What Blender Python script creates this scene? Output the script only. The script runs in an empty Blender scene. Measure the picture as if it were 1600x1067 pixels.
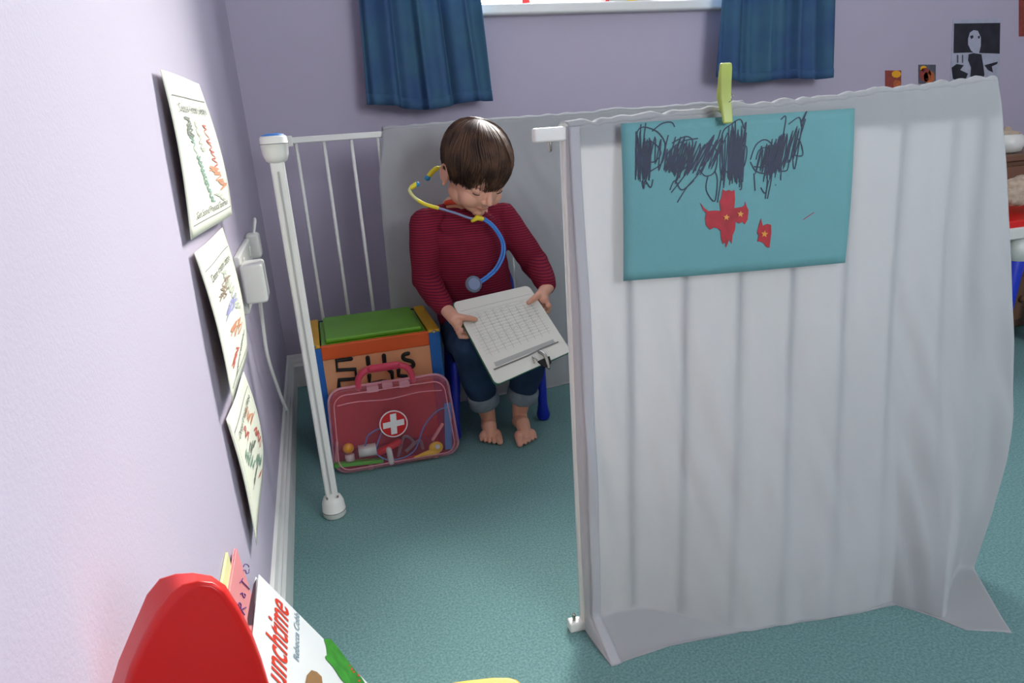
import bpy, bmesh, math, random
from mathutils import Vector, Matrix, noise
random.seed(7)
V = Vector
scene = bpy.context.scene
C = scene.collection

# ------------------------------------------------------------------ camera
FPX, YAW, PITCH, ROLL, CH = 1067.633, .264520, .310351, -.0681117, .8
cy, sy, cp, sp = math.cos(YAW), math.sin(YAW), math.cos(PITCH), math.sin(PITCH)
CF = V((sy*cp, cy*cp, -sp)); _X = V((cy, -sy, 0)); _U = _X.cross(CF)
CX = math.cos(ROLL)*_X + math.sin(ROLL)*_U
CU = -math.sin(ROLL)*_X + math.cos(ROLL)*_U
CAM = V((0, 0, CH))

def ray(u, v):
    return ((u-800)*CX - (v-533.5)*CU + FPX*CF).normalized()
def P(u, v, ax, val):
    """place where the line of sight (u,v) meets the world plane ax = val"""
    i = 'xyz'.index(ax); d = ray(u, v)
    return CAM + d*((val-CAM[i])/d[i])
def Ppl(u, v, o, n):
    d = ray(u, v); n = V(n)
    return CAM + d*((V(o)-CAM).dot(n)/d.dot(n))

cam = bpy.data.cameras.new('camera'); co = bpy.data.objects.new('camera', cam); C.objects.link(co)
cam.sensor_width = 36; cam.lens = FPX/1600*36; cam.clip_start = .02
co.matrix_world = Matrix(((CX.x, CU.x, -CF.x, 0), (CX.y, CU.y, -CF.y, 0), (CX.z, CU.z, -CF.z, CH), (0, 0, 0, 1)))
scene.camera = co

# ------------------------------------------------------------------ materials
def lin(c):
    return tuple(((x/255)/12.92 if x/255 <= .04045 else ((x/255+.055)/1.055)**2.4) for x in c) + (1,)
def mat(name, col, rough=.6, var=0, scale=8, bump=0, bscale=200, metal=0, spec=.5, trans=0, subsurf=0, coat=0, col2=None, fine=False):
    m = bpy.data.materials.new(name); m.use_nodes = True
    nt = m.node_tree; N = nt.nodes; L = nt.links; b = N['Principled BSDF']
    b.inputs['Roughness'].default_value = rough; b.inputs['Metallic'].default_value = metal
    b.inputs['Specular IOR Level'].default_value = spec
    b.inputs['Coat Weight'].default_value = coat
    b.inputs['Subsurface Weight'].default_value = subsurf
    b.inputs['Subsurface Scale'].default_value = .01
    tc = N.new('ShaderNodeTexCoord')
    n = N.new('ShaderNodeTexNoise'); n.inputs['Scale'].default_value = scale; n.inputs['Detail'].default_value = 5
    L.new(tc.outputs['Object'], n.inputs['Vector'])
    mx = N.new('ShaderNodeMix'); mx.data_type = 'RGBA'
    c = lin(col); c2 = lin(col2) if col2 else tuple(x*(1-var) for x in c[:3]) + (1,)
    mx.inputs['A'].default_value = c; mx.inputs['B'].default_value = c2
    rp = N.new('ShaderNodeMapRange'); rp.inputs['From Min'].default_value = .35; rp.inputs['From Max'].default_value = .65
    L.new(n.outputs['Fac'], rp.inputs['Value']); L.new(rp.outputs['Result'], mx.inputs['Factor'])
    L.new(mx.outputs['Result'], b.inputs['Base Color'])
    if bump:
        n2 = N.new('ShaderNodeTexNoise'); n2.inputs['Scale'].default_value = bscale; n2.inputs['Detail'].default_value = 4
        L.new(tc.outputs['Object'], n2.inputs['Vector'])
        bp = N.new('ShaderNodeBump'); bp.inputs['Strength'].default_value = bump; bp.inputs['Distance'].default_value = .004
        L.new(n2.outputs['Fac'], bp.inputs['Height']); L.new(bp.outputs['Normal'], b.inputs['Normal'])
    if trans:
        t = N.new('ShaderNodeBsdfTranslucent'); L.new(mx.outputs['Result'], t.inputs['Color'])
        ms = N.new('ShaderNodeMixShader'); ms.inputs[0].default_value = trans
        L.new(b.outputs[0], ms.inputs[1]); L.new(t.outputs[0], ms.inputs[2])
        L.new(ms.outputs[0], N['Material Output'].inputs['Surface'])
    return m
def clear(name, col, opac, rough=.15, tint=.2):
    m = bpy.data.materials.new(name); m.use_nodes = True
    nt = m.node_tree; N = nt.nodes; L = nt.links; b = N['Principled BSDF']
    b.inputs['Base Color'].default_value = lin(col); b.inputs['Roughness'].default_value = rough
    t = N.new('ShaderNodeBsdfTransparent'); t.inputs['Color'].default_value = tuple(1-tint+tint*x for x in lin(col)[:3]) + (1,)
    ms = N.new('ShaderNodeMixShader'); lw = N.new('ShaderNodeLayerWeight'); lw.inputs['Blend'].default_value = .18
    mr = N.new('ShaderNodeMapRange'); mr.inputs['To Min'].default_value = opac; mr.inputs['To Max'].default_value = min(1, opac+.5)
    L.new(lw.outputs['Facing'], mr.inputs['Value']); L.new(mr.outputs['Result'], ms.inputs[0])
    L.new(t.outputs[0], ms.inputs[1]); L.new(b.outputs[0], ms.inputs[2])
    L.new(ms.outputs[0], N['Material Output'].inputs['Surface'])
    return m

M = {}
M['wall'] = mat('lavender_paint', (182, 172, 188), .8, .04, 2, .07, 320)
M['ceil'] = mat('white_ceiling_paint', (235, 233, 232), .9, .02)
M['trim'] = mat('white_gloss_paint', (226, 224, 218), .4, .04, 5)
M['carpet'] = mat('teal_carpet', (102, 140, 138), .95, 0, 260, .5, 900, spec=.1, col2=(130, 166, 162))
M['metal_white'] = mat('white_coated_metal', (226, 224, 216), .35, .03, 6)
M['plastic_white'] = mat('white_plastic', (228, 226, 216), .35, .03, 6)
M['blue_cap'] = mat('blue_plastic_cap', (60, 120, 190), .4)
M['sheet'] = mat('white_cotton', (208, 208, 208), .9, .04, 3, .15, 900, spec=.1, trans=.5)
M['sheet_grey'] = mat('white_cotton_hem', (206, 205, 207), .9, .04, 3, .15, 900, spec=.1, trans=.3)
M['curtain'] = mat('blue_curtain_cloth', (66, 92, 136), .85, 0, 6, .2, 700, spec=.15, trans=.22, col2=(74, 112, 136))
M['paper'] = mat('cream_paper', (236, 236, 214), .8, .03, 4)
M['ink'] = mat('black_ink', (52, 52, 52), .7)
M['navy_ink'] = mat('navy_felt_pen', (30, 38, 66), .6, .3, 60)
M['red_ink'] = mat('red_felt_pen', (176, 22, 38), .6, .3, 80)
M['star'] = mat('gold_star_foil', (214, 142, 40), .35)
M['teal_card'] = mat('teal_sugar_paper', (112, 168, 170), .85, .05, 12, .2, 800, trans=.12)
M['peg'] = mat('lime_plastic', (204, 216, 120), .4, .06, 30, trans=.25)
M['steel'] = mat('steel', (170, 168, 160), .25, .1, 10, metal=1)
M['green_lid'] = mat('green_painted_wood', (104, 168, 36), .35, .12, 14)
M['yellow'] = mat('yellow_paint', (214, 160, 22), .45, .1, 14)
M['orange'] = mat('orange_paint', (216, 84, 20), .45, .08, 14)
M['blue_wood'] = mat('blue_painted_wood', (22, 98, 176), .45, .08, 14)
M['panel'] = mat('plywood_panel', (224, 158, 112), .55, .1, 7)
M['navy_wood'] = mat('navy_panel', (28, 34, 78), .6, .1, 9)
M['groove'] = mat('black_groove_paint', (16, 14, 14), .7)
M['case'] = clear('pink_clear_plastic', (240, 170, 186), .05, .15, .05)
M['case_back'] = clear('red_clear_plastic', (226, 50, 80), .36, .35)
M['case_rim'] = clear('pale_pink_clear_plastic', (246, 190, 200), .42, .2, .08)
M['handle'] = clear('pink_handle_plastic', (226, 70, 100), .72, .3)
M['sticker_red'] = mat('red_sticker', (206, 26, 30), .45)
M['sticker_white'] = mat('white_sticker', (240, 236, 232), .45)
M['toy_yellow'] = mat('toy_yellow_plastic', (240, 206, 40), .35)
M['toy_amber'] = mat('toy_amber_plastic', (226, 160, 20), .35)
M['toy_green'] = mat('toy_green_plastic', (60, 190, 50), .35)
M['toy_blue'] = mat('toy_blue_plastic', (70, 140, 200), .35)
M['toy_grey'] = mat('toy_grey_plastic', (120, 120, 130), .35)
M['toy_pink'] = mat('toy_pink_plastic', (212, 150, 150), .4)
M['hair'] = mat('brown_hair', (46, 28, 18), .58, 0, 30, 0, spec=.35, col2=(86, 58, 40))
M['red_plastic'] = mat('red_plastic', (205, 24, 16), .32, .05, 8, .03, 600)
M['yellow_plastic'] = mat('yellow_plastic', (222, 178, 34), .4)
M['blue_plastic'] = mat('royal_blue_plastic', (22, 44, 170), .35)
M['book_white'] = mat('white_book_cover', (226, 228, 226), .35, .02)
M['book_pink'] = mat('pink_book_cover', (228, 142, 142), .5, .05)
M['book_cream'] = mat('cream_book_cover', (228, 222, 160), .5, .03)
M['book_dark'] = mat('maroon_print', (70, 18, 40), .5)
M['title_red'] = mat('red_title_print', (206, 56, 36), .45)
M['grey_print'] = mat('grey_print', (122, 146, 156), .5)
M['violet_pen'] = mat('violet_pen', (96, 44, 120), .5)
M['brown_print'] = mat('brown_print', (150, 112, 70), .5, .1, 40)
M['green_print'] = mat('green_leaf_print', (62, 150, 40), .45, .35, 60)
M['board'] = mat('green_clipboard', (20, 96, 62), .4)
M['page'] = mat('white_page', (226, 224, 212), .75, .02, 5)
M['grey_line'] = mat('grey_pencil', (120, 118, 114), .7)
M['pale_line'] = mat('pale_pencil', (172, 172, 166), .7)
M['steth_yellow'] = mat('stethoscope_yellow', (226, 204, 40), .35)
M['steth_pale'] = mat('stethoscope_pale_yellow', (206, 204, 130), .35)
M['steth_blue'] = mat('stethoscope_blue', (74, 136, 216), .35)
M['steth_grey'] = mat('stethoscope_grey_blue', (128, 142, 176), .35)
M['steth_teal'] = mat('stethoscope_teal', (30, 130, 172), .35)
M['disc'] = clear('smoky_clear_plastic', (120, 130, 150), .65, .2)
M['wood'] = mat('brown_wood', (112, 78, 56), .5, .25, 3, .1, 30)
M['beige'] = mat('beige_crochet', (186, 164, 142), .9, .3, 60, 1, 120)
M['glaze'] = mat('white_glaze', (206, 204, 196), .35)
M['print_dark'] = mat('photo_black', (38, 40, 48), .5, .5, 25)
M['print_mid'] = mat('photo_grey', (92, 94, 104), .5, .4, 40)
M['print_light'] = mat('photo_light', (176, 178, 192), .5, .15, 30)
M['cotton_orange'] = mat('orange_red_cotton', (206, 62, 30), .8)
M['lash'] = mat('dark_lashes', (48, 32, 26), .7)
M['brow'] = mat('brown_brow', (110, 80, 64), .8)
M['crayons'] = {k: mat(k+'_crayon', c, .85, .2, 90) for k, c in dict(green=(130, 164, 142), red=(206, 96, 84), blue=(164, 162, 208), brown=(150, 128, 108), orange=(222, 150, 110), grey=(120, 126, 112), pale=(196, 200, 178)).items()}

def skin_mat():
    m = mat('skin', (216, 158, 130), .5, 0, 14, .05, 300, subsurf=.12, col2=(224, 166, 142))
    return m
M['skin'] = skin_mat()
def stripe_mat():
    m = mat('dark_red_striped_jersey', (140, 38, 54), .9, .1, 20, .3, 500, spec=.1)
    nt = m.node_tree; N = nt.nodes; L = nt.links; b = N['Principled BSDF']
    src = b.inputs['Base Color'].links[0].from_socket
    tc = N.new('ShaderNodeTexCoord'); w = N.new('ShaderNodeTexWave'); w.bands_direction = 'Z'
    w.inputs['Scale'].default_value = 50; w.inputs['Distortion'].default_value = 1.2; w.inputs['Detail'].default_value = 1; w.inputs['Detail Scale'].default_value = .3
    L.new(tc.outputs['Object'], w.inputs['Vector'])
    r = N.new('ShaderNodeMapRange'); r.inputs['From Min'].default_value = .55; r.inputs['From Max'].default_value = .75
    r.inputs['To Max'].default_value = .7
    L.new(w.outputs['Fac'], r.inputs['Value'])
    mx = N.new('ShaderNodeMix'); mx.data_type = 'RGBA'; mx.inputs['B'].default_value = lin((62, 22, 52))
    L.new(src, mx.inputs['A']); L.new(r.outputs['Result'], mx.inputs['Factor']); L.new(mx.outputs['Result'], b.inputs['Base Color'])
    return m
M['jersey'] = stripe_mat()
M['denim'] = mat('dark_denim', (40, 56, 80), .9, 0, 14, .4, 900, spec=.1, col2=(46, 66, 92))
M['denim_light'] = mat('pale_denim_inside', (128, 140, 148), .9, .2, 60, .4, 900, spec=.1)

# ------------------------------------------------------------------ mesh building
class MB:
    def __init__(s): s.v = []; s.f = []
    def add(s, vs, fs):
        b = len(s.v); s.v += [tuple(x) for x in vs]; s.f += [tuple(b+i for i in f) for f in fs]; return s
    def box(s, a, b):
        x0, y0, z0 = a; x1, y1, z1 = b
        return s.add([(x0,y0,z0),(x1,y0,z0),(x1,y1,z0),(x0,y1,z0),(x0,y0,z1),(x1,y0,z1),(x1,y1,z1),(x0,y1,z1)],
                     [(3,2,1,0),(4,5,6,7),(0,1,5,4),(1,2,6,5),(2,3,7,6),(3,0,4,7)])
    def hexa(s, p):   # 8 corners: four of one face then the matching four
        return s.add(p, [(3,2,1,0),(4,5,6,7),(0,1,5,4),(1,2,6,5),(2,3,7,6),(3,0,4,7)])
    def tube(s, pts, rad, n=12, caps=True, flat=1, side=None):
        pts = [V(p) for p in pts]
        if not hasattr(rad, '__len__'): rad = [rad]*len(pts)
        rad = list(rad)
        if caps:
            d0 = (pts[0]-pts[1]).normalized(); d1 = (pts[-1]-pts[-2]).normalized()
            r0, r1 = rad[0], rad[-1]
            q0, q1 = pts[0], pts[-1]
            a = [q0+d0*r0*math.sin(t) for t in (1.45, 1.0, .5)]; ar = [r0*math.cos(t) for t in (1.45, 1.0, .5)]
            b = [q1+d1*r1*math.sin(t) for t in (.5, 1.0, 1.45)]; br = [r1*math.cos(t) for t in (.5, 1.0, 1.45)]
            pts = a+pts+b; rad = ar+rad+br
        m = len(pts); ref = V(side) if side else None
        vs = []; u = None
        for i, p in enumerate(pts):
            t = (pts[min(i+1, m-1)]-pts[max(i-1, 0)]).normalized()
            if ref is not None: u = (ref-t*ref.dot(t)).normalized()
            elif u is None:
                u = t.orthogonal().normalized()
            else: u = (u-t*u.dot(t)).normalized()
            w = t.cross(u)
            for k in range(n):
                a = 2*math.pi*k/n
                vs.append(p+u*(math.cos(a)*rad[i])+w*(math.sin(a)*rad[i]*flat))
        fs = []
        for i in range(m-1):
            for k in range(n):
                fs.append((i*n+k, i*n+(k+1) % n, (i+1)*n+(k+1) % n, (i+1)*n+k))
        fs.append(tuple(range(n))[::-1]); fs.append(tuple((m-1)*n+k for k in range(n)))
        return s.add(vs, fs)
    def ell(s, c, r, mtx=None, n=20, rows=14):
        if not hasattr(r, '__len__'): r = (r, r, r)
        vs = []; c = V(c)
        for i in range(rows+1):
            th = math.pi*i/rows
            for k in range(n):
                a = 2*math.pi*k/n
                p = V((r[0]*math.sin(th)*math.cos(a), r[1]*math.sin(th)*math.sin(a), r[2]*math.cos(th)))
                if mtx: p = mtx @ p
                vs.append(c+p)
        fs = [(i*n+k, (i+1)*n+k, (i+1)*n+(k+1) % n, i*n+(k+1) % n) for i in range(rows) for k in range(n)]
        return s.add(vs, fs)
    def lathe(s, c, prof, n=32, axis=(0, 0, 1)):
        ax = V(axis).normalized(); u = ax.orthogonal().normalized(); w = ax.cross(u); c = V(c)
        vs = []
        for r, h in prof:
            for k in range(n):
                a = 2*math.pi*k/n; vs.append(c+ax*h+u*(r*math.cos(a))+w*(r*math.sin(a)))
        m = len(prof)
        fs = [(i*n+k, i*n+(k+1) % n, (i+1)*n+(k+1) % n, (i+1)*n+k) for i in range(m-1) for k in range(n)]
        fs.append(tuple(range(n))[::-1]); fs.append(tuple((m-1)*n+k for k in range(n)))
        return s.add(vs, fs)
    def slab(s, outline, off):     # extruded outline of 3D points by vector off
        n = len(outline); off = V(off)
        vs = [V(p) for p in outline]+[V(p)+off for p in outline]
        fs = [tuple(range(n))[::-1], tuple(range(n, 2*n))]+[(i, (i+1) % n, n+(i+1) % n, n+i) for i in range(n)]
        return s.add(vs, fs)
    def grid(s, fn, nu, nv):
        vs = [fn(i/nu, j/nv) for j in range(nv+1) for i in range(nu+1)]
        w = nu+1
        fs = [(j*w+i, j*w+i+1, (j+1)*w+i+1, (j+1)*w+i) for j in range(nv) for i in range(nu)]
        return s.add(vs, fs)
    def ribbon(s, pts, w, mp):      # flat stroke in (a,b) surface coordinates, mp maps to space
        vs = []; n = len(pts)
        for i, (a, b) in enumerate(pts):
            a0, b0 = pts[max(i-1, 0)]; a1, b1 = pts[min(i+1, n-1)]
            dx, dy = a1-a0, b1-b0; l = math.hypot(dx, dy) or 1
            nx, ny = -dy/l*w/2, dx/l*w/2
            vs += [mp(a+nx, b+ny), mp(a-nx, b-ny)]
        return s.add(vs, [(2*i, 2*i+1, 2*i+3, 2*i+2) for i in range(n-1)])
    def build(s, name, m, parent=None, smooth=False, bevel=0, thick=0, seg=2, sub=0):
        me = bpy.data.meshes.new(name); me.from_pydata(s.v, [], s.f)
        bm = bmesh.new(); bm.from_mesh(me); bmesh.ops.remove_doubles(bm, verts=bm.verts, dist=1e-6)
        bmesh.ops.recalc_face_normals(bm, faces=bm.faces); bm.to_mesh(me); bm.free()
        o = bpy.data.objects.new(name, me); C.objects.link(o)
        me.materials.append(m if not isinstance(m, str) else M[m])
        if smooth:
            for p in me.polygons: p.use_smooth = True
        if parent: o.parent = parent; o.matrix_parent_inverse = Matrix.Translation(parent.location).inverted()
        if thick:
            md = o.modifiers.new('t', 'SOLIDIFY'); md.thickness = thick; md.offset = 0
        if bevel:
            md = o.modifiers.new('b', 'BEVEL'); md.width = bevel; md.segments = seg; md.limit_method = 'ANGLE'
            md.angle_limit = .7
            for p in me.polygons: p.use_smooth = True
            md.harden_normals = True
        if sub:
            md = o.modifiers.new('s', 'SUBSURF'); md.levels = sub; md.render_levels = sub
        return o
def blob(mb, name, m, parent, voxel, smooth=4, disp=None):
    """fuse overlapping closed shapes into one continuous skin"""
    me = bpy.data.meshes.new('tmp'); me.from_pydata(mb.v, [], mb.f)
    bm = bmesh.new(); bm.from_mesh(me); bmesh.ops.recalc_face_normals(bm, faces=bm.faces); bm.to_mesh(me); bm.free()
    o = bpy.data.objects.new('tmp', me); C.objects.link(o)
    r = o.modifiers.new('r', 'REMESH'); r.mode = 'VOXEL'; r.voxel_size = voxel
    if smooth:
        q = o.modifiers.new('s', 'SMOOTH'); q.factor = .5; q.iterations = smooth
    dg = bpy.context.evaluated_depsgraph_get()
    nm = bpy.data.meshes.new_from_object(o.evaluated_get(dg))
    C.objects.unlink(o); bpy.data.objects.remove(o)
    nm.name = name
    for p in nm.polygons: p.use_smooth = True
    nm.materials.clear(); nm.materials.append(M[m])
    if disp:
        nr = [v.normal.copy() for v in nm.vertices]
        for v, n in zip(nm.vertices, nr): v.co += n*disp(v.co)
    o = bpy.data.objects.new(name, nm); C.objects.link(o)
    if parent: o.parent = parent; o.matrix_parent_inverse = Matrix.Translation(parent.location).inverted()
    return o
def tag(o, label, cat, group=None, kind=None):
    if label: o['label'] = label
    if cat: o['category'] = cat
    if group: o['group'] = group
    if kind: o['kind'] = kind
    return o
def thing(name, label, cat, loc, group=None):
    o = bpy.data.objects.new(name, None); C.objects.link(o); o.location = loc; o.empty_display_size = .02
    return tag(o, label, cat, group)
def struct(o): o['kind'] = 'structure'; return o
def text(body, name, m, parent, origin, right, up, size, ext=.0003, shear=0, squeeze=1, align='LEFT'):
    cu = bpy.data.curves.new('t', 'FONT'); cu.body = body; cu.size = 1; cu.shear = shear; cu.align_x = align
    cu.offset = .004 if 'caption' in name or name == 'title_text' else .012
    t = bpy.data.objects.new('t', cu); C.objects.link(t)
    me = bpy.data.meshes.new_from_object(t.evaluated_get(bpy.context.evaluated_depsgraph_get()))
    C.objects.unlink(t); bpy.data.objects.remove(t)
    R = V(right).normalized(); U = V(up).normalized(); Nn = R.cross(U); origin = V(origin)
    for v in me.vertices: v.co = origin+R*(v.co.x*size*squeeze)+U*(v.co.y*size)+Nn*ext
    me.materials.clear(); me.materials.append(M[m]); me.name = name
    o = bpy.data.objects.new(name, me); C.objects.link(o)
    if parent: o.parent = parent; o.matrix_parent_inverse = Matrix.Translation(parent.location).inverted()
    return o
def bil(a, b, c, d, n=None, off=0):        # corners TL, TR, BR, BL -> map (s,t) with t downward
    a, b, c, d = V(a), V(b), V(c), V(d)
    nn = (b-a).cross(d-a).normalized() if n is None else V(n)
    return lambda s, t: (a*(1-s)+b*s)*(1-t)+(d*(1-s)+c*s)*t+nn*off
def lerp(a, b, t): return a+(b-a)*t
def poly(keys, t):    # keys [(t, Vector)...] smooth-ish interpolation
    for (t0, a), (t1, b) in zip(keys, keys[1:]):
        if t <= t1 or t1 == keys[-1][0]:
            k = min(1, max(0, (t-t0)/(t1-t0))); return a.lerp(b, k)
def catmull(pts, n=8):
    pts = [V(p) for p in pts]; out = []
    for i in range(len(pts)-1):
        p0 = pts[max(i-1, 0)]; p1 = pts[i]; p2 = pts[i+1]; p3 = pts[min(i+2, len(pts)-1)]
        for k in range(n):
            t = k/n
            out.append(.5*((2*p1)+(p2-p0)*t+(2*p0-5*p1+4*p2-p3)*t*t+(3*p1-p0-3*p2+p3)*t**3))
    return out+[pts[-1]]
def nz(x, y=0, z=0): return noise.noise(V((x, y, z)))

# ------------------------------------------------------------------ the room
WX, WY = -.158, 2.287            # left wall and back wall
RX, RY, CZ = 3.2, -1.5, 2.35
WIN = (.42, 1.62, 1.15, 2.05)     # back window opening
struct(MB().box((WX-.1, RY-.1, -.1), (RX+.1, WY+.4, 0)).build('floor', 'carpet'))
struct(MB().box((WX-.1, RY-.1, CZ), (RX+.1, WY+.4, CZ+.1)).build('ceiling', 'ceil'))
struct(MB().box((WX-.1, RY-.1, 0), (WX, WY+.3, CZ)).build('wall_left', 'wall'))
struct(MB().box((RX, RY-.1, 0), (RX+.1, WY+.3, CZ)).build('wall_right', 'wall'))
def wall_open(name, y0, y1, x0, x1, w):
    a, b, c, d = w; mb = MB()
    mb.box((x0, y0, 0), (a, y1, CZ)); mb.box((b, y0, 0), (x1, y1, CZ)); mb.box((a, y0, 0), (b, y1, c)); mb.box((a, y0, d), (b, y1, CZ))
    return struct(mb.build(name, 'wall'))
wall_open('wall_back', WY, WY+.3, WX, RX, WIN)
FILL_WIN = (.9, 2.1, 1.0, 2.05)  # assumed opening behind the camera, added to let in fill light
wall_open('wall_rear', RY-.1, RY, WX, RX, FILL_WIN)
# back window
def window(name, w, y, depth, sill_y=None):
    a, b, c, d = w
    r = MB().box((a, y, c), (a+.05, y+depth, d)).box((b-.05, y, c), (b, y+depth, d)).box((a, y, c), (b, y+depth, c+.05)).box((a, y, d-.05), (b, y+depth, d)).box(((a+b)/2-.02, y, c), ((a+b)/2+.02, y+depth, d))
    r = r.build(name, 'trim', bevel=.004); struct(r)
    g = MB().box((a+.04, y+depth*.45, c+.04), (b-.04, y+depth*.55, d-.04)).build('window_pane', clear('window_glass', (235, 240, 240), .03, .05), r)
    return r
w1 = window('window_1', WIN, WY+.24, .05)
MB().box((WIN[0]-.04, WY-.035, WIN[2]-.03), (WIN[1]+.04, WY+.25, WIN[2]+.002)).build('window_sill', 'trim', w1, bevel=.008, seg=3)
w_fill = window('added_fill_window', FILL_WIN, RY-.08, .05)  # unseen window, added for fill on the sheet and the boy
# baseboards
def profile_board(name, along):
    prof = [(0, 0), (.018, 0), (.018, .072), (.013, .080), (.013, .088), (.009, .094), (.006, .106), (0, .110)]
    mb = MB()
    if along == 'y':
        pts = [[(WX+a, yy, z) for a, z in prof] for yy in (RY, WY)]
    else:
        pts = [[(xx, WY-a, z) for a, z in prof] for xx in (WX, RX)]
    n = len(prof)
    mb.add(pts[0]+pts[1], [(i, (i+1) % n, n+(i+1) % n, n+i) for i in range(n)]+[tuple(range(n)), tuple(range(n, 2*n))[::-1]])
    return struct(mb.build(name, 'trim'))
profile_board('baseboard_left', 'y'); profile_board('baseboard_back', 'x')

# ------------------------------------------------------------------ curtains
def curtain(label, xa0, xb0, xa1, xb1, zb0, zb1, y, seed):
    t = thing('curtain', label, 'curtain', ((xa1+xb1)/2, y, 0), 'blue curtains at the window')
    ztop = 2.12
    def fn(s, k):
        kk = k
        xa = lerp(xa1, xa0, kk*.0+kk)  # top values at k=1
        xb = lerp(xb1, xb0, kk)
        x = lerp(xa, xb, s)
        z = lerp(lerp(zb0, zb1, s)+.006*math.sin(s*9+seed)-.012*math.sin(math.pi*s), ztop, k)
        ph = s*3.2+.06*math.sin(k*4)
        f = .011*math.sin(2*math.pi*ph+seed)+.009*math.sin(2*math.pi*ph*2.3+1.7*seed)+.006*nz(s*7, k*3, seed)
        return (x+.006*math.cos(2*math.pi*ph*1.5), y+f*(1.1-.4*k), z)
    MB().grid(fn, 110, 40).build('drape', 'curtain', t, smooth=True, thick=.002)
    mb = MB().grid(lambda s, k: V(fn(s, k*.025))+V((0, -.0025, -.001)), 110, 2)
    mb.build('hem', 'curtain', t, smooth=True, thick=.002)
    return t
curtain('blue curtain hanging left of the window, above the toy chest', .255, .50, .192, .586, .874, .868, 2.195, .6)
curtain('blue curtain hanging right of the window, behind the green clothes peg', 1.44, 1.78, 1.371, 1.845, .897, .882, 2.195, 2.4)
t = thing('curtain_rail', 'white curtain rail above the window in the back wall', 'curtain rail', (1.05, 2.2, 2.13))
MB().tube([(.15, 2.195, 2.13), (1.95, 2.195, 2.13)], .012).build('rail', 'metal_white', t, smooth=True)
for x in (.22, 1.88): MB().box((x-.01, 2.195, 2.115), (x+.01, WY, 2.145)).build('bracket', 'metal_white', t)

# things on the sill
zS = WIN[2]+.002
t = thing('picture_block', 'small white block with red edges and a yellow round on the window sill', 'toy', (1.12, 2.30, zS))
MB().box((1.03, 2.305, zS), (1.21, 2.335, zS+.14)).build('block', 'glaze', t, bevel=.003)
MB().lathe((1.12, 2.304, zS+.05), [(.045, 0), (.045, -.002)], axis=(0, 1, 0)).build('yellow_round', 'toy_yellow', t)
for x in (1.022, 1.205): MB().box((x, 2.30, zS), (x+.013, 2.337, zS+.14)).build('edge_strip', 'sticker_red', t)
tag(MB().box((.735, 2.30, zS), (.76, 2.335, zS+.12)).build('building_block', 'sticker_red', bevel=.003), 'upright red toy block on the window sill near the left curtain', 'toy')

# ------------------------------------------------------------------ colouring sheets on the left wall
def wallpaper_sheet(label, tl, tr, br, bl, title, bottom, scrib, curl):
    f0 = bil(tl, tr, br, bl)
    nn = V((1, 0, 0))
    def mp(s, t, off=.0012):
        b = 4*t*(1-t)
        return f0(s, t)+nn*(off+curl*(.4+.6*s)*b*.5+.0015*math.sin(s*5+t*4))
    o = thing('colouring_sheet', label, 'drawing', f0(.5, 1), 'colouring sheets on the left wall')
    MB().grid(lambda s, t: mp(s, t, 0), 16, 16).build('paper', 'paper', o, smooth=True, thick=.0004)
    mb = MB()
    for (a, b, c, d) in ((.07, .14, .95, .14), (.07, .93, .95, .93), (.07, .14, .07, .93), (.95, .14, .95, .93)):
        w = .006 if b == d else .004
        mb.ribbon([(lerp(a, c, k/8), lerp(b, d, k/8)) for k in range(9)], w, mp)
    mb.build('border_line', 'grey_line', o)
    def curved_text(body, s0, s1, tt, h, nm):
        x = text(body, nm, 'ink', None, (0, 0, 0), (1, 0, 0), (0, 1, 0), 1)
        xs = [v.co.x for v in x.data.vertices]; W = max(xs)-min(xs); m0 = min(xs)
        for v in x.data.vertices: v.co = mp(s0+(s1-s0)*(v.co.x-m0)/W, tt-v.co.y*h, .002)
        x.parent = o; x.matrix_parent_inverse = Matrix.Translation(o.location).inverted()
    curved_text(title, .14, .88, .235, .075, 'title_text')
    if bottom: curved_text(bottom, .14, .86, .90, .06, 'caption_text')
    for ci, (col, s0, t0, s1, t1, n, amp) in enumerate(scrib):
        mb = MB(); rr = random.Random(ci*13+len(label))
        pts = []
        for k in range(n):
            q = k/(n-1); sgn = 1 if k % 2 else -1
            pts.append((lerp(s0, s1, q)+sgn*amp*rr.uniform(.5, 1), lerp(t0, t1, q)+sgn*amp*.35*rr.uniform(-1, 1)))
        pts = [(p.x, p.y) for p in catmull([(a, b, 0) for a, b in pts], 5)]
        mb.ribbon(pts, .009, mp); mb.build('crayon_scribble', M['crayons'][col], o)
    return o
A = lambda u, v, x: P(u, v, 'x', x)
wallpaper_sheet('topmost of the three colouring sheets on the left wall, its lower far corner curling out',
    A(250, 108, WX+.008), A(312, 131, WX+.006), A(362, 335, WX+.022), A(300, 375, WX+.010), 'Choose A Healthy Lifestyle', 'Get Some Physical Exercise',
    [('grey', .28, .26, .32, .40, 16, .08), ('green', .30, .38, .55, .86, 22, .05), ('green', .40, .52, .52, .84, 26, .04), ('pale', .48, .30, .56, .50, 14, .05), ('red', .72, .30, .76, .62, 18, .06), ('orange', .68, .60, .86, .78, 26, .10), ('pale', .60, .80, .80, .86, 12, .05)], .012)
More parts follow.
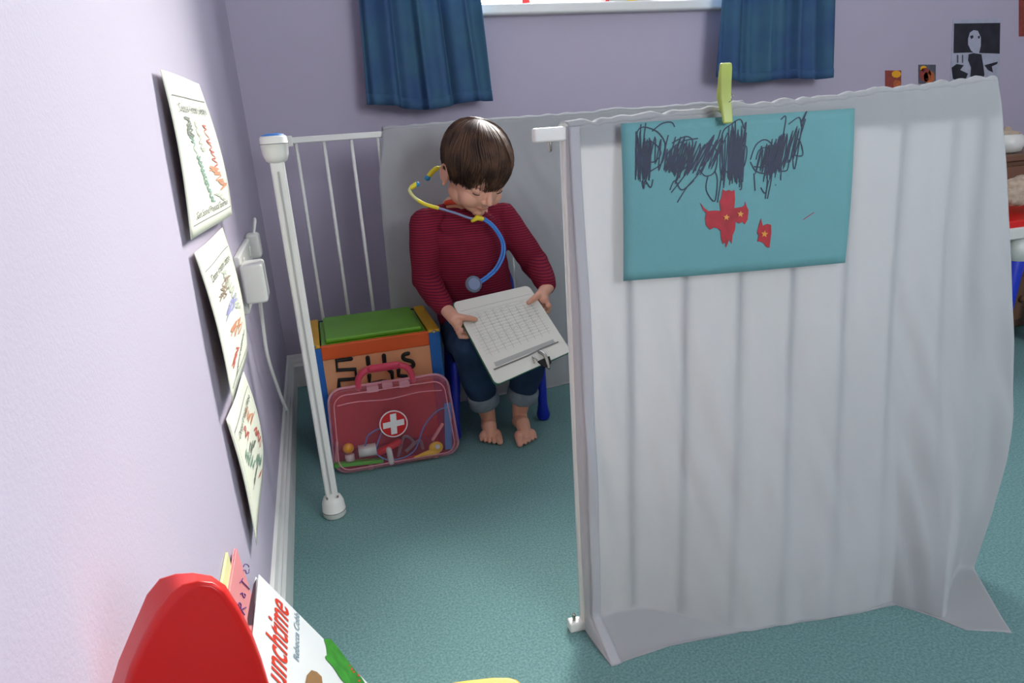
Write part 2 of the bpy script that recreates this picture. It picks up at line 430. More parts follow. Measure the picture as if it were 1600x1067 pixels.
wallpaper_sheet('middle of the three colouring sheets on the left wall, with brown and violet scribble',
    A(303, 395, WX+.006), A(349, 355, WX+.006), A(386, 550, WX+.010), A(365, 630, WX+.018), 'Choose A Healthy Lifestyle', None,
    [('brown', .30, .36, .70, .30, 14, .10), ('brown', .28, .40, .62, .36, 10, .08), ('blue', .38, .52, .75, .50, 24, .10), ('pale', .6, .25, .8, .6, 24, .10), ('orange', .42, .66, .75, .70, 16, .12), ('red', .25, .84, .5, .80, 18, .07), ('grey', .30, .93, .85, .78, 40, .02)], .014)
wallpaper_sheet('lowest of the three colouring sheets on the left wall, with red and green crayoning',
    A(353, 655, WX+.006), A(382, 580, WX+.006), A(411, 712, WX+.008), A(402, 852, WX+.010), 'Choose A Healthy Lifestyle', None,
    [('red', .40, .28, .50, .42, 16, .08), ('orange', .62, .26, .8, .42, 18, .10), ('green', .24, .42, .48, .66, 26, .08), ('red', .78, .50, .86, .74, 22, .07), ('green', .60, .70, .74, .84, 20, .07), ('grey', .44, .5, .64, .6, 18, .08), ('red', .55, .84, .68, .9, 10, .04), ('grey', .34, .74, .6, .76, 12, .08)], .010)

# ------------------------------------------------------------------ wall socket, plugs and cable
t = thing('wall_socket', 'white double socket on the left wall beyond the colouring sheets', 'socket', (WX, 1.47, .54))
a = A(372, 408, WX); b = A(396, 482, WX)
y0, y1, z0, z1 = 1.345, 1.60, .485, .595
MB().box((WX, y0, z0), (WX+.012, y1, z1)).build('face_plate', 'plastic_white', t, bevel=.004, seg=3)
for yy in (1.40, 1.55): MB().box((WX+.012, yy-.010, .565), (WX+.016, yy+.010, .585)).build('switch', 'plastic_white', t, bevel=.002)
t = thing('plug_adapter', 'white plug with a cable in the wall socket', 'plug', (WX+.012, 1.5, .5))
c = P(401, 439, 'x', WX+.035)
MB().box((WX+.012, c.y-.035, c.z-.036), (WX+.052, c.y+.035, c.z+.036)).build('plug_body', 'plastic_white', t, bevel=.006, seg=3)
cab = catmull([c+V((0, .0, -.03)), P(410, 500, 'x', WX+.026), P(419, 560, 'x', WX+.022), P(440, 622, 'x', WX+.026), P(448, 640, 'x', WX+.03)], 8)
MB().tube(cab, .0035, 8).build('cable', 'plastic_white', t, smooth=True)
t = thing('plug', 'small white plug at the far end of the wall socket, behind the larger one', 'plug', (WX+.012, 1.64, .57))
MB().box((WX, 1.62, .545), (WX+.03, 1.67, .60)).build('plug_body', 'plastic_white', t, bevel=.008, seg=3)
MB().tube(catmull([(WX+.02, 1.645, .60), (WX+.026, 1.66, .625), (WX+.02, 1.70, .62), (WX+.008, 1.72, .56)], 6), .003, 8).build('cable', 'plastic_white', t, smooth=True)

# ------------------------------------------------------------------ pressure post by the left wall
px, py = -.054, 1.392
t = thing('gate_post', 'white upright pressure post with rounded end cups standing near the left wall', 'post', (px, py, 0))
MB().box((px-.013, py-.011, .03), (px+.013, py+.011, .765)).build('tube', 'metal_white', t, bevel=.005, seg=3)
MB().box((px-.0015, py-.0135, .06), (px+.0015, py-.010, .74)).build('groove', 'pale_line', t)
cup = lambda z, s: [(.012, z), (.019, z+s*.004), (.0235, z+s*.016), (.025, z+s*.034), (.0255, z+s*.0345), (.0255, z+s*.0355), (.025, z+s*.036), (.0245, z+s*.046), (.022, z+s*.049)]
MB().lathe((px, py, 0), cup(.755, 1)).build('end_cup', 'plastic_white', t, smooth=True)
MB().lathe((px, py, 0), [(.0258, .7893), (.0258, .7905)]).build('seam', 'grey_line', t)
MB().lathe((px, py, 0), [(.0215, .803), (.020, .806), (.01, .8085)]).build('pad', 'blue_cap', t, smooth=True)
MB().lathe((px, py, 0), [(r, h) for r, h in cup(.05, -1)]).build('end_cup', 'plastic_white', t, smooth=True)
MB().lathe((px, py, 0), [(.0258, .0143), (.0258, .0158)]).build('seam', 'grey_line', t)
MB().tube([(px-.01, py-.014, .052), (px-.01, py-.018, .052)], .002, 8).build('screw', 'steel', t)
MB().tube([(px+.012, py-.014, .052), (px+.012, py-.018, .052)], .002, 8).build('screw', 'steel', t)

# ------------------------------------------------------------------ back gate
GY = 1.93
t = thing('safety_gate', 'white barred safety gate along the back, its left bars showing above the toy chest', 'safety gate', (.6, GY, 0))
MB().box((-.052, GY-.009, .783), (1.42, GY+.009, .799)).build('top_rail', 'metal_white', t, bevel=.003)
MB().box((-.052, GY-.009, .0), (1.42, GY+.009, .018)).build('bottom_rail', 'metal_white', t, bevel=.003)
MB().box((-.068, GY-.014, .776), (-.028, GY+.012, .803)).build('rail_clamp', 'plastic_white', t, bevel=.003)
for x in (-.06, 1.40): MB().box((x-.008, GY-.008, 0), (x+.008, GY+.008, .79)).build('upright', 'metal_white', t, bevel=.003) if x > 0 else None
for k in range(20):
    x = -.021+.0705*k
    if x < 1.37: MB().tube([(x, GY, .012), (x, GY, .788)], .0046, 8, caps=False).build('bar', 'metal_white', t, smooth=True)

# cloth helper: a sheet hanging over a rail, given left and right edge keys, folds and hem
def drape(label, name, front_l, front_r, hem, back_l, back_r, fold, top_fn, nu=150, nv=120, thick=.0012, mtl='sheet', K0=.88, slack=0):
    """front_l/front_r: keys down the two edges; hem(s) gives the hem point; the back drop is short"""
    o = thing(name, label, 'sheet', (front_l[-1][1]+front_r[-1][1])/2)
    nrm = V((front_r[0][1].y-front_l[0][1].y, -(front_r[0][1].x-front_l[0][1].x), 0)).normalized()
    def front(s, k):
        def raw(k):
            base = front_l[-1][1].lerp(front_r[-1][1], s)
            m = slack*min(1, max(0, (s-.10)/.22))*min(1, max(0, (.97-s)/.15)); m = m*m*(3-2*m)
            if k <= K0:
                kk = k/K0; return poly(front_l, kk).lerp(poly(front_r, kk), s)+(hem(s)-base)*m*max(0, (kk-.35)/.65)**1.6
            base = base.lerp(hem(s), m)
            return base.lerp(hem(s), (k-K0)/(1-K0))
        return (raw(max(0, k-.006))+raw(k)*2+raw(min(1, k+.006)))/4
    def fn(s, k):
        p = front(s, k)
        p = p+nrm*fold(s, k)*min(1, k*6+.12)*(1-max(0, (k-.93)/.07)*.7)
        p.z += top_fn(s)*max(0, 1-k*5)
        p.z = max(p.z-.003*max(0, (k-.9)/.1), .0008)
        return p
    MB().grid(fn, nu, nv).build('front_drop', mtl, o, smooth=True, thick=thick)
    def bk(s, k):
        p = V(fn(s, 0)); 
        q = (back_l.lerp(back_r, s)); 
        z = p.z
        if k < .25:
            a = k/.25*math.pi; 
            c = (p+V((q.x, q.y, z)))/2; r = (V((q.x, q.y, z))-p)/2
            return c-r*math.cos(a)+V((0, 0, .007*math.sin(a)*(1+.8*nz(s*26, 3))))
        kk = (k-.25)/.75
        return V((q.x, q.y, lerp(z, q.z+.02*nz(s*6, 9), kk)))+nrm*(-.004-.006*nz(s*15, kk*2, 5)*kk)
    MB().grid(bk, nu, 24).build('back_drop', mtl, o, smooth=True, thick=thick)
    return o, fn

# back sheet
yb = GY-.016
def bfold(s, k):
    return .008*math.sin(s*30+k*2.0)*k+.012*nz(s*7+k*2.2, k*1.3, 3)+.004*nz(s*30-k*10, k*5, 1)+.006*math.sin((s*10-k*7))*math.sin(k*3)
BL = [(0, P(599, 206, 'y', yb)), (.22, P(592, 280, 'y', yb)), (.5, P(600, 370, 'y', yb)), (.75, P(607, 450, 'y', yb)), (1, V((.15, yb-.01, .004)))]
BR = [(0, V((1.30, yb, .812))), (.5, V((1.31, yb, .4))), (1, V((1.31, yb-.01, .004)))]
BL = [(a, V((b.x, b.y, b.z if b.z > .1 else b.z))) for a, b in BL]
BL[0] = (0, V((BL[0][1].x, yb, .803)))
drape('white sheet over the back gate, behind the boy', 'bed_sheet', BL, BR, lambda s: V((lerp(.15, 1.31, s), yb-.012-.010*nz(s*9), .003)),
      V((.205, GY+.014, .74)), V((1.30, GY+.014, .73)), bfold, lambda s: .004*abs(nz(s*22, 1))+.010*max(0, nz(s*9, 4))*min(1, s*3))

# ------------------------------------------------------------------ front gate and its sheet
GA = V((.288, .876, 0)); GB = V((.985, .828, 0)); GD = (GB-GA).normalized(); GN = V((GD.y, -GD.x, 0))   # GN points to the viewer's side
def gp(d, off, z): return GA+GD*d+GN*off+V((0, 0, z))
def gbox(mb, d0, d1, o0, o1, z0, z1):
    return mb.hexa([gp(d0, o0, z0), gp(d1, o0, z0), gp(d1, o1, z0), gp(d0, o1, z0), gp(d0, o0, z1), gp(d1, o0, z1), gp(d1, o1, z1), gp(d0, o1, z1)])
t = thing('safety_gate', 'white metal safety gate in front, mostly hidden under the hanging sheet', 'safety gate', (GA+GB)/2)
L_ = (GB-GA).length
gbox(MB(), -.004, L_-.01, -.009, .009, .772, .790).build('top_rail', 'metal_white', t, bevel=.003)
gbox(MB(), .012, L_-.01, -.009, .009, .0, .018).build('bottom_rail', 'metal_white', t, bevel=.003)
for d in (.042, L_-.03): gbox(MB(), d-.008, d+.008, -.008, .008, .01, .775).build('upright', 'metal_white', t, bevel=.004, seg=3)
k = 0
while .042+.083*(k+1) < L_-.05:
    d = .042+.083*(k+1); k += 1
    MB().tube([gp(d, 0, .01), gp(d, 0, .78)], .0045, 10, caps=False).build('bar', 'metal_white', t, smooth=True)
MB().tube([gp(.018, 0, .774), gp(.018, 0, .762)], .003, 8).build('bolt', 'steel', t, smooth=True)
MB().tube([gp(.022, 0, .016), gp(.022, 0, .028)], .003, 8).build('bolt', 'steel', t, smooth=True)

def G(u, v, off): return Ppl(u, v, GA+GN*off, GN)
FL = [(0, G(888, 197, .012)), (.12, G(893, 300, .018)), (.36, G(905, 480, .028)), (.62, G(914, 700, .034)), (.86, G(921, 880, .030)), (1, G(923, 962, .020))]
FR = [(0, G(1557, 136, .014)), (.07, G(1563, 170, .018)), (.2, G(1569, 270, .026)), (.42, G(1575, 450, .042)), (.68, G(1576, 640, .056)), (.78, G(1565, 715, .06)), (.9, G(1545, 800, .07)), (1, P(1518, 885, 'z', .01))]
hemk = [(0, P(955, 1040, 'z', .001)), (.12, P(1045, 1012, 'z', .001)), (.30, P(1165, 984, 'z', .001)), (.5, P(1285, 968, 'z', .001)), (.68, P(1400, 945, 'z', .001)), (.78, P(1455, 962, 'z', .001)), (.88, P(1510, 985, 'z', .001)), (1, P(1582, 990, 'z', .001))]
def ffold(s, k):
    w = min(1, k*2)
    return (w*(.0025*math.sin(s*24+.6+k*.4)+.011*nz(s*4.3, k*1.1, 7)+.004*nz(s*16, k*2, 2))
            + .008*nz((s-k*.35)*22, (s+k)*4, 5)*max(0, 1-abs(k-.6)*2.4)
            + .03*max(0, s-.9)/.1*math.sin(k*3.1)*.3)
def ftop(s): return .0035*nz(s*40, 2)+.006*max(0, nz(s*12, 8))+.010*s*s
fs_obj, fs_fn = drape('white sheet hanging over the front gate, with the teal sign clipped on it', 'bed_sheet', FL, FR, lambda s: poly(hemk, s),
      gp(.035, -.016, .786), gp(L_, -.018, .784), ffold, ftop, 190, 170, slack=.85)
# side hem band on the left edge
MB().grid(lambda s, k: V(fs_fn(0, k)).lerp(gp(.036, -.014, V(fs_fn(0, k)).z), s)+GD*(-.002*math.sin(s*3.14)), 3, 60).build('side_hem', 'sheet_grey', fs_obj, smooth=True, thick=.001)
MB().grid(lambda s, k: V(fs_fn(s*.022, k))+GN*.0018, 4, 90).build('stitched_hem', 'sheet_grey', fs_obj, smooth=True, thick=.0008)

# teal sign
so = .033
c4 = [G(970, 193, .022), G(1337, 169, .024), G(1322, 411, .050), G(974, 439, .044)]
base = bil(*c4)
def sg(s, t, off=0): return base(s, t)+GN*(off+.004*math.sin(t*3.14)+.003*math.sin(s*4))
t = thing('paper_sign', 'teal paper sign with navy scribble and a red cross, pegged to the front sheet', 'sign', base(.5, .5))
MB().grid(lambda s, k: sg(s, k), 24, 16).build('card', 'teal_card', t, smooth=True, thick=.0006)
def S(x, y):   # crop coordinates of the sign -> (s,t)
    u = 940+x*420/1179; v = 80+y*380/1067
    s, k = .5, .5; q = ((970, 193), (1337, 169), (1322, 411), (974, 439))
    f = lambda s, k: [(q[0][i]*(1-s)+q[1][i]*s)*(1-k)+(q[3][i]*(1-s)+q[2][i]*s)*k for i in (0, 1)]
    for _ in range(8):
        e = f(s, k); s += (u-e[0])/360; k += (v-e[1])/243
    return s, k
ASP = .62
def pen(paths, width, nm, m, off=.0009, n=5):
    mb = MB()
    def mp(a, b): return sg(a, b/ASP, off)
    for p in paths:
        q = [S(x, y) for x, y in p]
        q = catmull([(a, b*ASP, 0) for a, b in q], n) if n else [V((a, b*ASP, 0)) for a, b in q]
        mb.ribbon([(a.x, a.y) for a in q], width, mp)
    return mb.build(nm, m, t)
def hatch(x0, y0, x1, y1, wa, n, seed, lean=.15):
    n = int(n*.66)
    rr = random.Random(seed); p = []
    for i in range(n):
        q = i/(n-1); x = lerp(x0, x1, q); h = wa*rr.uniform(.65, 1.05)
        cyy = lerp(y0, y1, q)
        sg_ = 1 if i % 2 else -1
        p.append((x+sg_*lean*-h+rr.uniform(-6, 6), cyy+sg_*h))
    return p
words = [
 ('scribble', [hatch(140, 450, 205, 470, 110, 26, 1, .02), hatch(145, 480, 200, 500, 70, 24, 2, .05), hatch(190, 440, 262, 440, 75, 12, 3, .2),
   [(145, 350), (142, 540), (150, 350), (220, 345), (262, 400), (250, 480), (200, 520)], [(165, 320), (150, 560), (185, 315)], [(210, 350), (250, 318), (290, 312), (304, 332)],
   [(170, 400), (210, 395), (245, 440), (215, 480), (175, 470)], [(165, 560), (172, 595), (178, 560), (200, 590), (210, 555)]]),
 ('scribble', [hatch(265, 470, 370, 450, 60, 24, 4, .25), hatch(280, 440, 400, 470, 75, 22, 5, .35), hatch(270, 480, 330, 500, 50, 22, 6, .2),
   hatch(330, 500, 500, 430, 85, 26, 7, .45), hatch(380, 470, 490, 420, 70, 16, 8, .5),
   [(290, 400), (350, 372), (378, 400), (350, 500), (290, 520), (270, 450), (330, 395), (400, 380)], [(400, 510), (430, 540), (470, 520), (480, 440), (440, 400), (400, 470)],
   [(310, 655), (350, 590), (400, 530), (470, 420), (498, 345)], [(285, 612), (340, 540), (420, 430), (470, 365)], [(440, 540), (432, 600), (468, 650), (480, 560), (470, 520)], [(280, 600), (300, 560), (330, 600), (380, 560)]]),
 ('scribble', [hatch(500, 470, 600, 450, 125, 26, 9, .06), hatch(530, 440, 600, 450, 130, 22, 10, .04), hatch(545, 470, 590, 480, 100, 22, 11, .04),
   [(500, 560), (492, 480), (505, 360), (545, 320), (585, 300), (600, 340)], [(575, 590), (590, 480), (610, 310), (590, 420)], [(500, 420), (505, 500), (540, 530), (595, 500), (610, 420), (585, 410)],
   [(480, 655), (495, 560), (505, 470)], [(575, 600), (585, 590), (582, 520)]]),
 ('scribble', [hatch(660, 470, 730, 460, 70, 20, 12, .25), hatch(690, 480, 760, 450, 95, 22, 13, .2), hatch(720, 450, 850, 400, 100, 24, 14, .3), hatch(740, 440, 800, 430, 80, 16, 17, .25),
   [(625, 470), (650, 410), (690, 385), (725, 410), (735, 470), (700, 525), (650, 520), (625, 480)], [(650, 470), (665, 430), (700, 420), (720, 460), (690, 500), (640, 500)],
   [(690, 640), (700, 560), (690, 470)], [(700, 640), (720, 540), (730, 430)], [(670, 590), (690, 615), (705, 560)], [(760, 520), (790, 515), (800, 470)], [(820, 450), (862, 452), (855, 400), (835, 375)],
   [(860, 310), (886, 264), (862, 330), (825, 510), (815, 440)], [(800, 320), (850, 290), (860, 330)], [(765, 300), (790, 290), (770, 400), (760, 560)], [(640, 530), (645, 605)], [(735, 578), (738, 581)]]),
]
for nm, paths in words: pen(paths, .0046, nm, 'navy_ink')
def fill_shape(pts, nm, m, off):
    q = [S(x, y) for x, y in pts]; return MB().add([sg(a, b, off) for a, b in q], [tuple(range(len(q)))]).build(nm, m, t)
fill_shape([(502,598),(515,606),(528,600),(540,606),(553,600),(556,640),(553,680),(585,675),(598,668),(600,648),(607,672),(616,690),(612,730),(600,752),(590,740),(575,748),(560,738),(558,775),(548,800),(544,842),(535,815),(528,835),(520,858),(516,830),(506,840),(497,810),(496,780),(480,768),(465,765),(450,775),(432,755),(428,725),(432,700),(420,690),(405,655),(425,680),(440,692),(470,690),(494,692),(488,650),(495,640)], 'red_cross_drawing', 'red_ink', .0012)
fill_shape([(662,760),(672,725),(680,758),(700,750),(718,755),(720,790),(714,858),(698,852),(685,835),(668,828),(658,830),(664,800),(656,790)], 'red_patch_drawing', 'red_ink', .0012)
pen([[(866, 732), (885, 720), (915, 700)]], .003, 'red_tick', 'red_ink')
def star(x, y, r):
    fill_shape([(x+(r if i % 2 == 0 else r*.45)*math.sin(i*math.pi/5+.1), y-(r if i % 2 == 0 else r*.45)*math.cos(i*math.pi/5+.1)) for i in range(10)], 'star_sticker', 'star', .002)
star(518, 720, 15); star(579, 706, 15); star(688, 795, 17)

# clothes peg
pt = G(1134, 98, so+.012); pb = G(1137, 193, so+.004); back_b = pb+GN*-.03+V((0, 0, .005))
t = thing('clothes_peg', 'lime green plastic clothes peg gripping the teal sign', 'peg', pb)
def peg_arm(top, mid, bot, nm):
    mb = MB(); w = .0078
    pts = [(top, w*1.0), (top.lerp(mid, .15), w*1.1), (mid, w), (mid.lerp(bot, .6), w*.95), (bot, w*.9)]
    ring = []
    for p, ww in pts: ring.append([p-GD*ww-GN*.0026, p+GD*ww-GN*.0026, p+GD*ww+GN*.0026, p-GD*ww+GN*.0026])
    vs = [q for r in ring for q in r]; n = len(ring)
    fs = [(i*4+k, i*4+(k+1) % 4, (i+1)*4+(k+1) % 4, (i+1)*4+k) for i in range(n-1) for k in range(4)]+[(3, 2, 1, 0), ((n-1)*4, (n-1)*4+1, (n-1)*4+2, (n-1)*4+3)]
    return mb.add(vs, fs).build(nm, 'peg', t, bevel=.0028, seg=3)
mid = G(1133, 152, so+.001)
peg_arm(pt, mid, pb, 'arm')
VD = (pt-CAM); VD.z = 0; VD.normalize()
peg_arm(pt+VD*.016+V((0, 0, -.004)), mid+VD*.0065-GD*.004, pb+VD*.040, 'arm')
VD = (pt-CAM); VD.z = 0; VD.normalize()
sp_ = [mid+VD*.008+GD*.009+GN*(.0045*math.cos(a))+V((0, 0, .0045*math.sin(a)))-GD*(.014*a/18) for a in [i*.45 for i in range(40)]]
MB().tube(sp_, .0008, 6).build('spring', 'steel', t, smooth=True)
MB().tube([mid+GD*.008, mid+GD*.0095+V((0, 0, -.004)), mid+GD*.004+GN*.004+V((0, 0, -.006))], .0008, 6).build('spring_end', 'steel', t, smooth=True)

# ------------------------------------------------------------------ toy chest
bx0, bx1, by0, by1, bz = -.064, .260, 1.645, 1.905, .312
t = thing('toy_chest', 'wooden toy chest with green lid, orange rail and black maze marks on its front', 'toy chest', ((bx0+bx1)/2, (by0+by1)/2, 0))
pw = .030
for x in (bx0, bx1-pw):
    for yy in (by0, by1-.02): MB().box((x, yy, 0), (x+pw, yy+.02, bz-.004)).build('corner_post', 'blue_wood', t, bevel=.003)
MB().box((bx0+pw, by0+.004, .03), (bx1-pw, by0+.012, bz-.036)).build('front_panel', 'panel', t)
MB().box((bx0+pw-.001, by0+.001, bz-.036), (bx1-pw+.001, by0+.016, bz)).build('front_rail', 'orange', t, bevel=.003)
MB().box((bx0+pw, by1-.012, .03), (bx1-pw, by1-.004, bz)).build('back_panel', 'navy_wood', t)
for x in (bx0+.004, bx1-.014): MB().box((x, by0+.02, .03), (x+.010, by1-.02, bz-.02)).build('side_panel', 'navy_wood', t)
MB().box((bx0+pw, by0+.016, .03), (bx1-pw, by1-.012, .04)).build('bottom_panel', 'navy_wood', t)
for x in (bx0, bx1-pw): MB().box((x, by0+.002, bz-.004), (x+pw-.001, by1, bz+.004)).build('top_strip', 'yellow', t, bevel=.002)
MB().box((bx0+pw+.001, by0+.017, bz-.018), (bx1-pw-.001, by1, bz-.002)).build('lid', 'green_lid', t, bevel=.003)
MB().box((bx0+pw+.012, by0+.026, bz-.002), (bx1-pw-.012, by1-.012, bz+.010)).build('lid_panel', 'green_lid', t, bevel=.005, seg=3)
for u, v in ((491, 542), (678, 518)):
    c = P(u, v, 'y', by0-.001)
    MB().lathe(c, [(.0042, 0), (.0042, -.002), (.003, -.003)], 14, axis=(0, 1, 0)).build('screw_head', 'steel', t)
def FP(u, v): 
    p = P(u, v, 'y', by0+.0035); return p
def crop4(x, y): return 460+x*280/964, 450+y*310/1067
gro = [[(304,381),(226,391),(230,441),(328,436),(333,487),(240,494),(240,540)], [(394,374),(398,410)], [(481,363),(487,420),(525,455),(528,500),(470,502),(405,515),(403,470)], [(612,352),(588,360),(590,382),(630,394),(640,415),(625,424),(600,420)], [(560,440),(560,470),(600,475)]]
for g in gro:
    pts = [FP(*crop4(x, y)) for x, y in g]
    mb = MB(); mb.tube(pts if g is not gro[3] else catmull(pts, 5), .0054, 8, flat=1).build('maze_groove', 'groove', t)

# ------------------------------------------------------------------ doctor's case
cA, cB = V((-.046, 1.566, 0)), V((.268, 1.558, 0))
cd = (cB-cA).normalized(); lean = V((0, .018, .215)); cu_ = lean.normalized()
cn = cd.cross(cu_).normalized()      # towards viewer (-y)
if cn.y > 0: cn = -cn
def cpnt(a, h, dpt): # a along 0..1, h height m, dpt depth back
    return cA+cd*(a*(cB-cA).length)+cu_*h-cn*dpt+V((0, 0, .003))
WCs = (cB-cA).length; HC = .214
def rr_outline(w, h, r, n=7, x0=0, y0=0, top_in=.012):
    pts = []
    for cx_, cy_, a0 in ((w-r, h-r, 0), (r, h-r, 90), (r, r, 180), (w-r, r, 270)):
        for k in range(n+1):
            a = math.radians(a0+90*k/n); x = cx_+r*math.cos(a); y = cy_+r*math.sin(a)
            x = x+top_in*(y/h)*(1 if x < w/2 else -1)
            pts.append((x+x0, y+y0))
    return pts
t = thing('doctor_case', 'clear pink toy medical case with a red cross sticker leaning on the toy chest', 'toy case', cpnt(.5, 0, .02))
def case_shell(d0, d1, inset, nm, m, inner=.0025, closed_face=True):
    o = rr_outline(WCs-2*inset, HC-2*inset, .032, x0=inset, y0=inset)
    n = len(o)
    pf = [cpnt(x/WCs, y, d0) for x, y in o]; pb_ = [cpnt(x/WCs, y, d1) for x, y in o]
    mb = MB(); mb.add(pf+pb_, [(i, (i+1) % n, n+(i+1) % n, n+i) for i in range(n)]+([tuple(range(n))] if closed_face else []))
    return mb.build(nm, m, t, thick=.0016, smooth=False)
case_shell(.0, .019, .004, 'front_shell', 'case')
case_shell(.040, .021, .004, 'back_shell', 'case_back')
# seam rim
o = rr_outline(WCs, HC, .034); MB().tube([cpnt(x/WCs, y, .020) for x, y in o+[o[0]]], .0032, 8, caps=False).build('rim', 'case_rim', t, smooth=True)
o = rr_outline(WCs-.024, HC-.024, .028, x0=.012, y0=.012); MB().tube([cpnt(x/WCs, y, -.001) for x, y in o+[o[0]]], .0016, 6, caps=False).build('raised_line', 'case_rim', t, smooth=True)
o = [cpnt(.1+.8*k/10, .178+.003*math.sin(k), -.001) for k in range(11)]; MB().tube(o, .0014, 6).build('raised_line', 'case_rim', t, smooth=True)
for a in (.28, .80): MB().box(cpnt(a, -.002, .03)-V((.006, .0, .001)), cpnt(a, .006, .01)+V((.006, 0, 0))).build('foot', 'case_rim', t)
# handle
hp = [cpnt(a, h, .02) for a, h in ((.27, .208), (.275, .226), (.30, .240), (.35, .250), (.45, .252), (.55, .252), (.63, .248), (.67, .238), (.69, .222), (.695, .206))]
hp2 = catmull(hp, 5)
MB().tube(hp2, .0065, 10, flat=1.3).build('handle', 'handle', t, smooth=True)
MB().tube([cpnt(a, .2515, .02) for a in (.38, .48, .585)], .0092, 12, flat=1.2).build('handle_grip', 'handle', t, smooth=True)
for a0, a1 in ((.33, .42), (.58, .66)):
    MB().hexa([cpnt(a0,.198,-.002), cpnt(a1,.198,-.002), cpnt(a1,.198,.03), cpnt(a0,.198,.03), cpnt(a0,.212,-.002), cpnt(a1,.212,-.002), cpnt(a1,.212,.03), cpnt(a0,.212,.03)]).build('latch', 'case_rim', t, bevel=.002)
MB().hexa([cpnt(.45,.203,.0), cpnt(.53,.203,.0), cpnt(.53,.203,.03), cpnt(.45,.203,.03), cpnt(.45,.216,.0), cpnt(.53,.216,.0), cpnt(.53,.216,.03), cpnt(.45,.216,.03)]).build('clasp', 'case_rim', t, bevel=.002)
# round sticker
sc = Ppl(615, 662, cpnt(.5, .1, -.0015), cn)
def disc(c, r, m, off, nm):
    return MB().add([c+cn*off+cd*(r*math.cos(a))+cu_*(r*math.sin(a)) for a in [2*math.pi*i/40 for i in range(40)]], [tuple(range(40))]).build(nm, m, t, thick=.0003)
st = disc(sc, .0345, 'sticker_white', .0005, 'sticker_ring'); disc(sc, .0315, 'sticker_red', .0010, 'sticker')
cr = [(-.0075, .026), (.0075, .026), (.0075, .0075), (.026, .0075), (.026, -.0075), (.0075, -.0075), (.0075, -.026), (-.0075, -.026), (-.0075, -.0075), (-.026, -.0075), (-.026, .0075), (-.0075, .0075)]
MB().add([sc+cn*.0016+cd*(x*1.0+y*.06)+cu_*(y-x*-.06) for x, y in cr], [tuple(range(12))]).build('white_cross', 'sticker_white', t, thick=.0003)
# what lies inside the case
def inside(u, v, dpt=.012): return Ppl(u, v, cpnt(.5, .1, dpt), cn)
CP = lambda x, y, d=.012: inside(*crop4(x, y), d)
tag(MB().hexa([CP(215,950,.005), CP(480,922,.005), CP(480,922,.005)-cn*.02, CP(215,950,.005)-cn*.02, CP(215,970,.005), CP(480,942,.005), CP(480,942,.005)-cn*.02, CP(215,970,.005)-cn*.02]).build('toy_thermometer', 'toy_green', bevel=.002), 'flat green toy strip lying on the bottom of the medical case', 'toy')
t = thing('medicine_pot', 'toy medicine pot with an amber lid in the medical case', 'toy', CP(300, 925))
MB().tube([CP(300, 925), CP(297, 895)], .0115, 14, caps=False).build('pot', 'glaze', t, smooth=True)
MB().ell(CP(290, 862, .008), (.0135, .009, .0135)).build('lid', 'toy_amber', t, smooth=True)
t = thing('toy_bottle', 'white toy bottle with a blue ring in the medical case', 'toy', CP(400, 920))
MB().tube([CP(345, 880), CP(440, 865)], .0155, 16, caps=False).build('bottle', 'glaze', t, smooth=True)
tag(MB().tube([CP(228, 830), CP(225, 930)], .0035, 10).build('toy_stick', 'toy_pink', smooth=True), 'short pale pink stick standing at the left end of the medical case', 'toy')
t = thing('toy_syringe', 'toy syringe with a red body and white end in the medical case', 'toy', CP(480, 880))
MB().tube([CP(455, 885), CP(560, 830)], .009, 12).build('barrel', 'sticker_red', t, smooth=True)
MB().tube([CP(508, 870, .004), CP(522, 935, .004)], .0075, 12).build('plunger', 'glaze', t, smooth=True)
tag(MB().tube(catmull([CP(380,850,.006), CP(400,790,.006), CP(470,760,.01), CP(440,880,.006), CP(520,925,.004), CP(640,880,.006), CP(700,740,.008), CP(770,660,.01), CP(830,640,.012)], 8), .0018, 8).build('toy_tube', 'toy_blue', smooth=True), 'thin blue tube looping through the medical case', 'toy')
tag(MB().tube(catmull([CP(560,900,.02), CP(590,800,.02), CP(640,830,.02), CP(600,880,.02), CP(670,820,.02), CP(690,860,.02)], 8), .004, 8).build('toy_stethoscope', 'toy_grey', smooth=True), 'small grey toy stethoscope bundled in the medical case', 'toy')
t = thing('toy_otoscope', 'yellow toy ear scope with a round head in the medical case', 'toy', CP(760, 890))
MB().ell(CP(762, 858, .014), (.0185, .011, .016)).build('head', 'toy_yellow', t, smooth=True)
MB().tube([CP(760, 880, .012), CP(700, 895, .010), CP(648, 912, .008)], [.010, .007, .003], 12).build('nozzle', 'toy_yellow', t, smooth=True)
MB().lathe(CP(770, 852, .001), [(.006, 0), (.006, -.002)], 16, axis=(0, 1, 0)).build('lens', 'glaze', t)
tag(MB().tube([CP(795, 735, .016), CP(745, 815, .016)], .0045, 10).build('tongue_depressor', 'toy_pink', smooth=True), 'pale pink flat stick leaning above the yellow ear scope in the case', 'toy')
tag(MB().hexa([CP(805,620,.014), CP(843,616,.014), CP(843,616,.02), CP(805,620,.02), CP(812,870,.014), CP(848,866,.014), CP(848,866,.02), CP(812,870,.02)]).build('toy_ruler', 'toy_blue', bevel=.001), 'upright pale blue strip at the right end of the medical case', 'toy')

